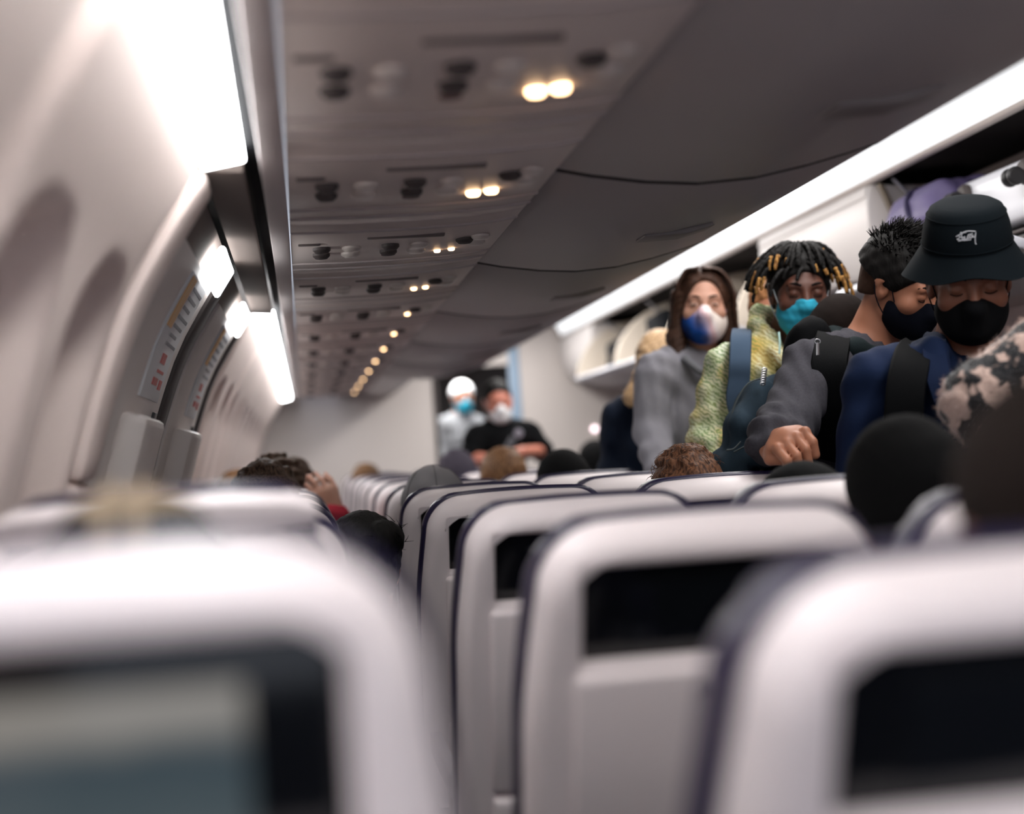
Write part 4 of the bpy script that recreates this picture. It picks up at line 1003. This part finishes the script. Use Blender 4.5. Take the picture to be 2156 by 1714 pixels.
for i in range(120):
    th = rs.uniform(-math.pi, math.pi); ph = rs.uniform(.08, 1.25)
    n = Vector((math.sin(ph) * math.cos(th), math.sin(ph) * math.sin(th), math.cos(ph)))
    q = Vector((n.x * .083, n.y * .100 - .02, n.z * .094 + .034))
    frontal = n.y > .35 and abs(n.x) < .55
    L = rs.uniform(.085, .125) * (.42 if frontal else 1.0)
    hz = Vector((n.x, n.y, 0)); hz = hz.normalized() if hz.length > .05 else Vector((rs.uniform(-1, 1), rs.uniform(-.4, 1), 0)).normalized()
    if frontal: hz = Vector((1 if n.x > 0 else -1, .5, 0)).normalized()
    pts = [hd_.p(*q)]; cur = q.copy(); dv = (n * .8 + hz * .9).normalized()
    for s in range(7):
        dv = (dv + Vector((rs.uniform(-.16, .16), rs.uniform(-.16, .16), -.36))).normalized(); cur = cur + dv * L / 7
        e2 = Vector((cur.x / .092, (cur.y + .02) / .110, (cur.z - .02) / .112))
        if e2.length < 1: cur = Vector((e2.normalized().x * .092, e2.normalized().y * .110 - .02, e2.normalized().z * .112 + .02))
        pts.append(hd_.p(*cur))
    gold = (rs.random() < (.50 if abs(n.x) > .45 else .12))
    cut_ = 5 if gold else 8
    dark.append(pts[:max(cut_, 2)]); 
    if gold: tips.append(pts[cut_ - 1:])
def dread(name, L, m, r):
    V, Fc = [], []
    for pts in L:
        if len(pts) < 2: continue
        P = catmull(pts, 3); rr = [r * (1 - .25 * i / len(P)) * (1 + .16 * math.sin(i * 2.1)) for i in range(len(P))]
        v, f = tube_geo([p - org for p in P], rr, 6); b0 = len(V); V += v; Fc += [tuple(i + b0 for i in q) for q in f]
    me = bpy.data.meshes.new(name); me.from_pydata([tuple(v) for v in V], [], Fc); me.materials.append(m); smooth(me, 180); o = tag(link(name, me, p_), kind='stuff'); return o
tag(dread('dreadlocks', dark, HBLK, .0068), 'black dreadlocks'); tag(dread('dreadlock_tips', tips, M_TIP, .0062), 'golden dreadlock tips')
strap(p_, org, [c_(1562, 700, .16), c_(1560, 712, -.03), c_(1558, 760, -.10), c_(1556, 800, -.10), c_(1552, 845, -.095), c_(1570, 900, -.08)], .058, M_SLATE, thick=.012)
link('drawstring', tube('drawstring', [c_(1640, 700, -.095) - org, c_(1642, 720, -.115) - org, c_(1641, 745, -.12) - org], .003, mat('cord_mint', 'a9c8c2', .8), 6), p_)

# --- man bending down in a denim jacket
d_ = mk(3.72); hd_ = Head(d_(1766, 722), 20, 62, 0, .96); org = Vector((1.36, 4.42, 0))
J = J_(neck=d_(1730, 790, .12), sr=d_(1592, 868, -.02), sl=d_(1830, 880, .16), chest=d_(1690, 940, .14), pelvis=Vector((1.52, 3.98, .90)), er=d_(1545, 985, -.08), wr=d_(1560, 1090, -.2), el=d_(1850, 1000, .2), wl=d_(1800, 1080, .1))
org = Vector((1.56, 3.98, 0))
def jk(f):
    f.cap(d_(1600, 830, -.06), d_(1560, 900, -.13), .040, .030, .02); f.cap(d_(1560, 900, -.13), d_(1545, 1000, -.14), .030, .028, .02); f.cap(d_(1605, 835, -.06), d_(1600, 960, -.16), .030, .030, .02)
p_, g_ = person('man bending down with cropped black hair and a blue denim jacket', org, J, hd_, S_BROWN, M_DENIM, face=True, hres=.008, name='denim_jacket', folds=(.006, 75), seed=21, extra_g=jk)
hair_cap(hd_, p_, org, mat('hair_crop', '1b1310', .85, .6, 1200, .3, 150), t=.007, amp=.0006, cuts=(((0, -.03, -.05), (0, .1, -1)),))
for i, pts in enumerate(([(1612, 795), (1575, 808), (1548, 850), (1535, 900)], [(1560, 930), (1545, 945), (1530, 948)], [(1600, 940), (1575, 938), (1545, 952)])):
    link('topstitch', tube('topstitch', catmull([d_(x, y, -.185 if i else -.12) - org for x, y in pts], 4), .0022, mat('denim_thread', '4e5557', .8), 5), p_)
for k in range(7):
    link('chain_link', tube('chain_link', [d_(1606 + 5 * math.cos(t) + k * .6, 808 - k * 5 + 3.5 * math.sin(t), -.14) - org for t in [q * .7 for q in range(10)]], .0018, M_METAL, 5), p_)

# --- woman in the grey sweater
w_ = mk(4.7); hd_ = Head(w_(1482, 645), -14, 2, -3, 1.0); org = Vector((1.30, 4.85, 0))
J = J_(neck=w_(1476, 762, .06), sr=w_(1376, 785, .0), sl=w_(1575, 800, .12), chest=w_(1475, 880, .08), pelvis=Vector((1.28, 4.85, .96)), er=w_(1372, 905, .0), wr=w_(1396, 1000, -.18), el=w_(1590, 930, .15), wl=w_(1560, 1020, 0))
p_, g_ = person('woman with long brown hair, painted cloth mask and grey sweater', org, J, hd_, S_LIGHT, M_SWEAT, closed=False, hres=.009, name='sweater', folds=(.004, 80), seed=31, neck_cut=.055, neck_r=.048, arm_r=(.046, .044, .038, .024),
    hands=[dict(w=w_(1398, 1005, -.20), kd=Vector((.1, -.5, -.6)), ac=Vector((1, 0, 0)), dn=Vector((0, -.3, -1)), s=.95)])
face_mask(hd_, p_, org, colour_mask(), pointed=1.0, top=-.004, wide=.074, low=-.124)
def long_hair(f):
    f.cap(hd_.p(.080, .010, .03), hd_.p(.090, .010, -.10), .026, .028, .03); f.cap(hd_.p(.090, .010, -.10), hd_.p(.080, .05, -.20), .030, .022, .03)
    f.cap(hd_.p(-.080, .0, .03), hd_.p(-.085, -.01, -.10), .026, .026, .03); f.cap(hd_.p(-.085, -.01, -.10), hd_.p(-.07, .0, -.17), .026, .018, .03)
    f.ell(hd_.p(0, -.07, -.08), [.085, .045, .12], .04, [list(r) for r in hd_.R])
def parted():
    c = hd_.p(0, 0, 0); f = Fld(c - Vector((.19, .19, .32)), c + Vector((.19, .19, .19)), .006); RR = [list(r) for r in hd_.R]
    f.ell(hd_.p(0, -.020, .036), [.090, .108, .096], .01, RR); long_hair(f); f.folds(.003, 190, 4, (1, .3, .1))
    f.ell(hd_.p(-.004, .115, -.030), [.073, .090, .132], .012, RR, sub=True)
    return link('hair', f.mesh('hair', HB, org), p_)
parted()
rs = random.Random(77); rt = []
for _ in range(230):
    sd = rs.choice((-1, 1)); y0 = rs.uniform(-.09, .065); fr_ = rs.uniform(0, 1)
    top = .127 - .9 * max(0, abs(y0 + .02) - .03) ** 1.6
    yy = y0 * .9 + .004
    P_ = [(.012 + sd * .006, y0, top), (sd * .055 + .004, yy, .112), (sd * .088, yy, .055), (sd * (.094 + .008 * fr_), yy * .8 - .004, -.02), (sd * (.094 + .010 * fr_), yy * .6, -.09), (sd * (.086 + .010 * fr_), yy * .5 + .03 * fr_, -.15 - .05 * fr_ * (1 if sd > 0 else .4))]
    rt.append(catmull([hd_.p(x + rs.uniform(-.004, .004), y + rs.uniform(-.004, .004), z + rs.uniform(-.003, .003)) for x, y, z in P_], 4))
strands('hair_strands', p_, org, HB, rt, r0=.0034)
link('shirt_collar', tube('shirt_collar', catmull([w_(1440, 752, -.06) - org, w_(1458, 768, -.075) - org, w_(1478, 782, -.08) - org, w_(1500, 776, -.07) - org], 4), .014, M_GREYC, 8), p_)

# --- blonde woman seen from behind
e_ = mk(5.35); hd_ = Head(e_(1388, 772), 170, 15, 8, 1.0); org = Vector((1.27, 5.45, 0))
J = J_(neck=e_(1372, 852, -.02), sl=e_(1300, 882, 0), sr=e_(1475, 880, .1), chest=e_(1380, 950, .02), pelvis=Vector((1.28, 5.42, .93)), el=e_(1292, 985, .02), wl=e_(1310, 1080, .1), er=e_(1490, 985, .1), wr=e_(1460, 1060, .2))
p_, g_ = person('blonde woman in a dark navy jacket with her back turned', org, J, hd_, S_LIGHT, mat('navy_quilt', '141c2b', .8, .4, 60, .3, 14), face=False, hres=.011, fr=.009, name='jacket', folds=(.006, 60), seed=41)
def bl(f):
    f.cap(hd_.p(-.03, -.09, .0), e_(1335, 840, -.10), .05, .035, .03); f.cap(e_(1335, 840, -.10), e_(1322, 900, -.11), .034, .018, .03); f.cap(hd_.p(.04, -.08, -.05), e_(1390, 900, -.11), .05, .03, .04)
hair_cap(hd_, p_, org, HBLD, t=.014, line=((0, .06, .05), (0, .75, -.5)), amp=.003, freq=200, extra=bl, dirv=(1, 0, .1))

# --- crew member with the white mask by the partition
g0 = mk(8.7); hd_ = Head(g0(1049, 845), -2, 12, 6, 1.03); org = Vector((1.17, 8.85, 0))
J = J_(neck=g0(1052, 900, .05), sr=g0(1005, 922, 0), sl=g0(1112, 914, .04), chest=g0(1060, 945, .06), pelvis=Vector((1.17, 8.85, .88)), er=g0(992, 966, -.05), wr=g0(1052, 972, -.25), el=g0(1142, 952, .02), wl=g0(1100, 952, -.22))
p_, g_ = person('crew member in a black polo and white mask leaning by the doorway', org, J, hd_, S_PINK, M_POLO, closed=True, hres=.011, fr=.006, name='polo_shirt', sleeve_end=-.95, seed=51, fat=1.15, arm_r=(.058, .050, .042, .032),
    hands=[dict(w=g0(1100, 952, -.22), kd=Vector((-.8, -.3, -.2)), ac=Vector((0, -.3, 1)), dn=Vector((-.4, -.8, -.2)), fist=False)])
face_mask(hd_, p_, org, mat('white_mask', 'dcdcde', .8, .1, 300), pointed=1.0, top=-.006, wide=.068, hres=.006)
hair_cap(hd_, p_, org, HBLK, t=.006, line=((0, .075, .075), (0, .7, -.5)), amp=.001, cuts=(((0, -.03, -.03), (0, .1, -1)),))
bp_ = g0(1092, 912, -.12) - org
link('chest_badge', lathe('chest_badge', [(.026, 0), (.026, .003), (.012, .006), (0, .006)], mat('badge_grey', '7d7a85', .5), 12, mtx=Matrix.Translation(bp_) @ Matrix.Rotation(math.radians(90), 4, 'X')), p_)
o = link('note_card', box('note_card', -.02, .02, -.002, .002, -.06, .06, mat('card_grey', '5d5d62', .6), .001)); o.location = g0(1070, 940, -.28); o.rotation_euler = (.3, .6, 0); tag(o, 'small grey card held by the crew member', 'card')

# --- person with the blue mask in the doorway beyond
h0 = mk(12.3); hd_ = Head(h0(974, 838), 10, 5, 0, 1.05); org = Vector((1.25, 12.35, 0))
J = J_(neck=h0(972, 878, .04), sr=h0(930, 895, 0), sl=h0(1012, 895, .05), chest=h0(970, 925, .04), pelvis=Vector((1.27, 12.35, .95)), er=h0(925, 950, 0), wr=h0(935, 990, -.1), el=h0(1015, 950, 0), wl=h0(1000, 985, -.1))
p_, g_ = person('person in a grey top, white cap and blue mask beyond the doorway', org, J, hd_, S_TAN, mat('grey_top', '8d9095', .9, .2, 200, .4, 12), closed=True, hres=.014, fr=.008, name='top', seed=61)
face_mask(hd_, p_, org, M_SURG, pointed=.2, top=-.008, hres=.008)
hair_cap(hd_, p_, org, mat('white_cap', 'e9ecef', .8), t=.018, amp=0, cuts=(((0, 0, .02), (0, .1, -1)),), hres=.009)
hair_cap(hd_, p_, org, streak('hair_orange', 'b06c35', .5), t=.010, amp=.002, line=((0, .05, .0), (0, .8, -.3)), hres=.009)

# --- person behind the dreadlocks
i0 = mk(4.45); hd_ = Head(i0(1632, 662), -30, 8, 0, .95); org = Vector((1.40, 4.5, 0))
J = J_(neck=i0(1640, 770, .05), sr=i0(1560, 800, .05), sl=i0(1745, 800, .1), chest=i0(1650, 880, .1), pelvis=Vector((1.40, 4.5, .95)), er=i0(1560, 900, .05), wr=i0(1570, 980, 0), el=i0(1760, 900, .1), wl=i0(1750, 980, .05))
p_, g_ = person('fair-haired person hidden behind the man with dreadlocks', org, J, hd_, S_TAN, M_GREYC, hres=.014, fr=.008, name='top', seed=71)
hair_cap(hd_, p_, org, streak('hair_fair', '9a6a44', .5), t=.012, amp=.003)

# --- person in the spotted fleece at the right edge
def fleece():
    m = mat('spotted_fleece', 'c9b0a4', 1.0, 1.0, 160, sheen=.4); nt = m.node_tree; b = nt.nodes['Principled BSDF']
    tc = nt.nodes.new('ShaderNodeTexCoord'); n = nt.nodes.new('ShaderNodeTexNoise'); n.inputs['Scale'].default_value = 22; n.inputs['Detail'].default_value = 2; nt.links.new(tc.outputs['Object'], n.inputs['Vector'])
    r = nt.nodes.new('ShaderNodeValToRGB'); r.color_ramp.elements[0].position = .49; r.color_ramp.elements[0].color = lin('b89f94'); r.color_ramp.elements[1].position = .53; r.color_ramp.elements[1].color = lin('15161a')
    nt.links.new(n.outputs['Fac'], r.inputs[0]); nt.links.new(r.outputs[0], b.inputs['Base Color']); return m
j0 = mk(2.55); hd_ = Head(j0(2440, 560), 165, 5, 0, 1.0); org = Vector((1.50, 2.6, 0))
J = J_(neck=j0(2420, 700, .02), sl=j0(2225, 745, .0), sr=j0(2600, 745, .05), chest=j0(2420, 880, .02), pelvis=Vector((1.52, 2.62, .95)), el=j0(2075, 850, .0), wl=j0(2270, 960, .12), er=j0(2640, 960, .02), wr=j0(2560, 1080, .15))
p_, g_ = person('person in a black-spotted pale fleece jacket at the right edge', org, J, hd_, S_BROWN, fleece(), face=False, hres=.008, fr=.012, name='fleece_jacket', folds=(.004, 120), seed=81, g=.022, arm_r=(.062, .054, .042, .026))
hair_cap(hd_, p_, org, HBLK, t=.012, amp=.002)

def fuzz(ob, m, n, L, seed, test):
    """short fibres standing on a garment"""
    rs = random.Random(seed); me = ob.data; V, Fc = [], []; N = len(me.vertices)
    for _ in range(n):
        v = me.vertices[rs.randrange(N)]
        if not test(v.co): continue
        nn = (v.normal + Vector((rs.uniform(-.6, .6), rs.uniform(-.6, .6), rs.uniform(-.6, .6)))).normalized(); t = nn.orthogonal().normalized() * .0012; b = len(V)
        V += [v.co - t, v.co + t, v.co + nn.cross(t).normalized() * .0012, v.co + nn * L * rs.uniform(.5, 1.2)]; Fc += [(b, b + 1, b + 3), (b + 1, b + 2, b + 3), (b + 2, b, b + 3)]
    mm = bpy.data.meshes.new('fibres'); mm.from_pydata([tuple(v) for v in V], [], Fc); mm.materials.append(m); return tag(link('fibres', mm, ob), kind='stuff')
fuzz(g_, MATS['spotted_fleece'], 9000, .012, 3, lambda c: c.z > .85)
# ---------------------------------------------------------------- seated passengers
def seated(label, px, py, D, skin_m, hair_m, cloth_m, yaw=180, pitch=5, sc=1.0, t=.012, amp=.003, freq=160, seed=1, arm=None, hair=True, hand=None, extra=None, line=((0, .05, .02), (0, .8, -.45)), dy=.06, roll=0, xoff=0.0, hres=.008, pdy=.17):
    c = at(px, py, D); h = Head(c, yaw, pitch, roll, sc)
    pv = Vector((c.x + xoff, D + pdy, .58)); nk = Vector((c.x + xoff * .5, D + .0, c.z - .175 * sc)); 
    J = dict(neck=nk, sl=Vector((nk.x + xoff * .4 - .155, D + .02, nk.z - .06)), sr=Vector((nk.x + xoff * .4 + .155, D + .02, nk.z - .06)), chest=Vector((nk.x + xoff * .5, D + pdy * .5, nk.z - .22)), pelvis=pv)
    J['el'] = J['sl'] + Vector((.02, .08, -.26)); J['wl'] = J['el'] + Vector((.06, .20, .02)); J['er'] = J['sr'] + Vector((-.02, .08, -.26)); J['wr'] = J['er'] + Vector((-.06, .20, .02))
    if arm: J['er'], J['wr'] = arm
    org = Vector((pv.x, pv.y, 0.0))
    p_, g_ = person(label, org, J, h, skin_m, cloth_m, face=False, hres=.014, fr=.010, name='top', legs='sit', seed=seed, hands=hand, group=None, arm_r=(.042, .038, .034, .024), folds=(.003, 60))
    if hair: hair_cap(h, p_, org, hair_m, t=t, amp=amp, freq=freq, seed=seed, line=line, extra=(lambda f: extra(f, h)) if extra else None, hres=hres)
    return p_, h, org
HCURL = streak('hair_curly', '2a2019', .6, '6b5343', 110)
DK = mat('dark_top', '17191e', .9, .3, 400); RED = mat('red_sleeve', 'a02c3a', .8, .3, 400); GJ = mat('grey_jacket', '6a675f', .9, .4, 400)
def curls(f, h):
    rs = random.Random(3)
    for _ in range(60):
        th = rs.uniform(0, 6.28); ph = rs.uniform(0, 1.5); n = Vector((math.sin(ph) * math.cos(th), math.sin(ph) * math.sin(th), math.cos(ph)))
        f.ell(h.p(n.x * .086, n.y * .104 - .02, n.z * .096 + .034), [rs.uniform(.012, .018)] * 3, .008)
seated('passenger with short curly brown hair just above the left window seat', 562, 1078, 4.15, S_TAN, HCURL, DK, extra=curls, seed=2)
seated('passenger with thick dark curls two rows past the raised headrest', 582, 1048, 4.92, S_TAN, HCURL, DK, extra=curls, seed=3, amp=.006)
hw = at(706, 1088, 5.0)
seated('dark-haired passenger in red leaning on a raised hand by the left wall', 616, 1034, 5.55, S_LIGHT, HBR, RED, seed=4, roll=-6, arm=(at(742, 1185, 5.3), hw), hand=[dict(w=hw, kd=Vector((-.30, .1, .9)), ac=Vector((.9, -.4, .3)), dn=Vector((-.5, .8, 0)), fist=False, s=1.15)])
seated('light-brown-haired passenger farthest forward by the left wall', 503, 1052, 6.45, S_TAN, streak('hair_lbrown', '7b5a3c', .5), GJ, seed=5, xoff=.14)
# woman with the bun
def bun(f, h): f.ell(h.p(.045, -.105, .045), [.046, .044, .045], .012)
p_, h, org = seated('woman with a black hair bun seen between the seat columns', 766, 1200, 3.42, S_TAN, HBLK, GJ, pitch=14, extra=bun, amp=.003, freq=230, seed=6, hres=.006)
rs = random.Random(8); rt = []
for _ in range(24):
    a0 = rs.uniform(0, 6.28); b0 = rs.uniform(-.5, 1.2)
    n = Vector((math.cos(a0) * math.cos(b0), math.sin(a0) * math.cos(b0), math.sin(b0))); q = Vector((.045 + n.x * .047, -.105 + n.y * .045, .045 + n.z * .046)); tg = n.cross(Vector((.3, .2, 1))).normalized()
    rt.append([h.p(*q), h.p(*(q + tg * .02 + n * .004)), h.p(*(q + tg * .036 + n * rs.uniform(-.002, .010)))])
strands('bun_strands', p_, org, HBLK, rt, r0=.0010)
seated('brown-haired passenger far forward in the middle column', 772, 1022, 8.72, S_TAN, streak('hair_lbrown', '7b5a3c', .5), DK, seed=7)
# passenger in the grey cap
p_, h, org = seated('passenger wearing a plain grey cloth cap in the middle column', 916, 1086, 4.22, S_TAN, HBR, DK, seed=8, t=.004, amp=.001)
f = Fld(h.c - Vector((.16, .16, .1)), h.c + Vector((.16, .16, .18)), .006); RR = [list(r) for r in h.R]
f.ell(h.p(0, -.018, .038), [.094, .112, .102], .01, RR); f.folds(.0022, 60, 7); f.plane(h.p(0, 0, .015), h.d(0, -.05, -1)); f.cap(h.p(-.06, .10, .025), h.p(.06, .10, .025), .012, .012, .02)
cp = link('cap', f.mesh('cap', mat('grey_cap', '8f8d90', .95, .4, 600), org), p_)
for sgn in (-1, 0, 1):
    pts = [h.p(.0965 * math.sin(t) * math.sin(sgn * 1.0), -.018 - .1145 * math.sin(t) * math.cos(sgn * 1.0), .038 + .104 * math.cos(t)) - org for t in [q * .15 for q in range(11)]]
    link('cap_seam', tube('cap_seam', pts, .0014, mat('cap_thread', '6a686b', .9), 5), cp)
seated('passenger in a grey-violet hood in front of the crew member', 962, 1006, 7.25, S_TAN, mat('hood_violet', '4d4852', .9, .3, 300), DK, seed=9, t=.02, amp=.002)
seated('passenger with sleek light brown hair in front of the crew member', 1060, 1014, 5.75, S_TAN, streak('hair_lbrown2', '6d4a30', .4, '8d6848'), DK, seed=10, t=.016)
seated('passenger with close-cropped round black hair beside the aisle', 1186, 1030, 4.92, S_BROWN, mat('hair_crop2', '0c0c0d', .9, .6, 900), DK, seed=11, t=.014, amp=0)
def waves(f, h):
    rs = random.Random(9)
    for _ in range(40):
        th = rs.uniform(0, 6.28); ph = rs.uniform(0, 1.4); n = Vector((math.sin(ph) * math.cos(th), math.sin(ph) * math.sin(th), math.cos(ph)))
        q = Vector((n.x * .084, n.y * .102 - .02, n.z * .096 + .034)); tg = n.cross(Vector((rs.uniform(-1, 1), rs.uniform(-1, 1), .5))).normalized() * .025
        f.cap(h.p(*(q - tg)), h.p(*(q + tg)), .012, .006, .006)
p_, h, org = seated('passenger with tousled reddish-brown hair below the woman in grey', 1448, 1062, 3.32, S_TAN, streak('hair_red_brown', '4b2f22', .4, '7d553c'), DK, seed=12, extra=waves, amp=.003, hres=.006, sc=.95)
rt = []; rs = random.Random(13)
for _ in range(110):
    th = rs.uniform(0, 6.28); ph = rs.uniform(0, 1.3); n = Vector((math.sin(ph) * math.cos(th), math.sin(ph) * math.sin(th), math.cos(ph))); q = Vector((n.x * .092, n.y * .110 - .02, n.z * .104 + .034)); tg = n.cross(Vector((rs.uniform(-1, 1), rs.uniform(-1, 1), .6))).normalized()
    rt.append([h.p(*q), h.p(*(q + tg * .018 + n * .006)), h.p(*(q + tg * .036 + n * .004))])
strands('loose_hair', p_, org, streak('hair_red_brown', '4b2f22'), rt, r0=.0010)
seated('passenger with smooth black hair in front of the resting hand', 1690, 1130, 2.64, S_TAN, mat('black_beanie', '08090a', .85, .4, 500), DK, seed=13, t=.018, amp=.001)
seated('passenger with a large dark head leaning forward beside the aisle', 1902, 1058, 2.20, S_BROWN, mat('hair_crop3', '0a0a0b', .9, .6, 700), DK, seed=14, pdy=-.17, t=.014, amp=.001)
seated('dark-haired passenger nearest the camera, blurred at the right edge', 2235, 1130, 1.08, S_BROWN, mat('hair_crop4', '1a120f', .8, .5, 700), DK, seed=15, t=.008, amp=.001, xoff=0.0, line=((0, -.02, -.02), (0, .8, -.6)))
seated('black-haired passenger right of the aisle near the partition', 1252, 978, 7.98, S_BROWN, mat('hair_crop2', '0c0c0d', .9), DK, seed=16, t=.014, amp=.001)
# passenger in the tan and black cap behind the nearest left seat
p_, h, org = seated('passenger in a tan and black cap just ahead of the lit screen', 300, 1425, 1.20, S_TAN, HBR, DK, seed=17, t=.004, amp=.001, xoff=.0)
f = Fld(h.c - Vector((.17, .20, .1)), h.c + Vector((.17, .17, .19)), .007)
f.ell(h.p(0, -.018, .040), [.094, .112, .100], .01, RR := [list(r) for r in h.R]); f.plane(h.p(0, 0, .01), h.d(0, 0, -1))
cp = link('cap', f.mesh('cap', mat('cap_black_mesh', '2a2826', .9, .4, 500), org), p_)
TAN = mat('cap_tan', '9c8b76', .9, .4, 500)
f = Fld(h.c - Vector((.17, .20, .1)), h.c + Vector((.17, .17, .19)), .007)
f.ell(h.p(0, -.018, .040), [.097, .115, .104], .01, RR); f.plane(h.p(0, 0, .122), h.d(0, 0, -1)); link('cap_crown', f.mesh('cap_crown', TAN, org), cp)
for x0 in (-.012, .012):
    pts = [h.p(x0 + .0, -.018 - .117 * math.sin(t), .040 + .106 * math.cos(t)) - org for t in [q * .14 for q in range(12)]]
    v, fc = ribbon_geo(pts, [h.R @ Vector((0, -math.sin(q * .14), math.cos(q * .14))) for q in range(12)], .012, .003); link('cap_tape', mesh_from('cap_tape', v, fc, TAN, 60), cp)

# ---------------------------------------------------------------- bags in the right-hand bins
def sbox(name, lo, hi, r, m, org, par=None, fold=0.0, h=.014):
    lo, hi = Vector(lo), Vector(hi); c = (lo + hi) / 2; hs = (hi - lo) / 2
    f = Fld(lo - Vector((.04,) * 3), hi + Vector((.04,) * 3), h); X, Y, Z = np.meshgrid(*f.ax, indexing='ij')
    q = [np.abs(A - c[i]) - hs[i] + r for i, A in enumerate((X, Y, Z))]
    f.v = (np.sqrt(sum(np.maximum(a, 0) ** 2 for a in q)) + np.minimum(np.maximum.reduce(q), 0) - r).astype(np.float32)
    if fold: f.folds(fold, 45, 5)
    o = link(name, f.mesh(name, m, org), par); return o
so = Vector((2.30, 4.04, H + .44)); M_CASE = mat('suitcase_white', 'd9dbe2', .3); 
e = empty('suitcase', so); tag(e, 'white hard suitcase with black wheels lying in the open bin', 'suitcase')
sbox('case_shell', (2.02, 3.76, H + .56), (2.60, 4.34, H + .735), .035, M_CASE, so, e, h=.012)
sbox('case_back', (2.03, 3.77, H + .445), (2.60, 4.33, H + .545), .03, M_DARK, so, e, h=.014)
for k in range(4): sbox('case_rib', (2.018, 3.80, H + .462 + k * .022), (2.06, 4.30, H + .472 + k * .022), .004, M_GREYP, so, e, h=.006)
for yy in (3.86, 4.24):
    hsg = link('wheel_housing', lathe('wheel_housing', [(.036, 0), (.036, .012), (.028, .022), (0, .022)], M_GREYP, 20, mtx=Matrix.Translation(Vector((2.02, yy, H + .685)) - so) @ Matrix.Rotation(math.radians(-90), 4, 'Y')), e)
    for dy in (-.016, .016):
        link('wheel', lathe('wheel', [(0, -.009), (.020, -.009), (.026, -.004), (.026, .004), (.020, .009), (0, .009)], M_DARK, 20, mtx=Matrix.Translation(Vector((1.975, yy + dy, H + .672)) - so) @ Matrix.Rotation(math.radians(90), 4, 'X')), hsg)
bo = Vector((2.2, 4.62, H + .45)); o = sbox('duffel_bag', (1.955, 4.36, H + .455), (2.5, 4.84, H + .785), .13, mat('purple_nylon', '5a5178', .55, .3, 90, .3, 12), bo, None, .008, .012); o.location = bo; tag(o, 'purple nylon bag wedged beside the white suitcase', 'bag')
link('bag_strap', tube('bag_strap', catmull([Vector((1.985, 4.40, H + .58)) - bo, Vector((1.95, 4.50, H + .66)) - bo, Vector((2.01, 4.62, H + .765)) - bo, Vector((2.2, 4.70, H + .795)) - bo], 5), .010, mat('purple_dark', '2a2640', .7), 8), o)
rs = random.Random(4)
for i, (y, x0, w, hgt, lab) in enumerate(((6.5, 2.02, .36, .27, 'dark grey rolled bag in the bin past the closed one'), (6.95, 2.06, .34, .24, 'black soft bag beside the dark grey rolled bag'), (7.75, 1.99, .40, .26, 'charcoal bag standing in the bin above the blonde woman'),
        (8.25, 1.98, .36, .30, 'black backpack packed in the bin above the blonde woman'), (9.0, 1.98, .40, .28, 'dark blue-grey holdall in the farthest lowered bin'), (9.5, 2.0, .32, .25, 'black holdall at the end of the farthest lowered bin'))):
    bo = Vector((x0 + .2, y, H + .45)); m = mat('bag_%d' % i, ['2b2c31', '15161a', '33312f', '101216', '2a303a', '17181b'][i], .75, .4, 120, .3, 10)
    o = sbox('soft_bag', (x0, y - w / 2, H + .455), (x0 + .42, y + w / 2, H + .455 + hgt), .09, m, bo, None, .01, .016); o.location = bo; tag(o, lab, 'bag', 'bags in the right-hand bins')
    link('bag_handle', tube('bag_handle', catmull([Vector((x0 + .01, y - .06, H + .60)) - bo, Vector((x0 - .012, y, H + .63)) - bo, Vector((x0 + .01, y + .06, H + .60)) - bo], 5), .008, M_DARK, 6), o)
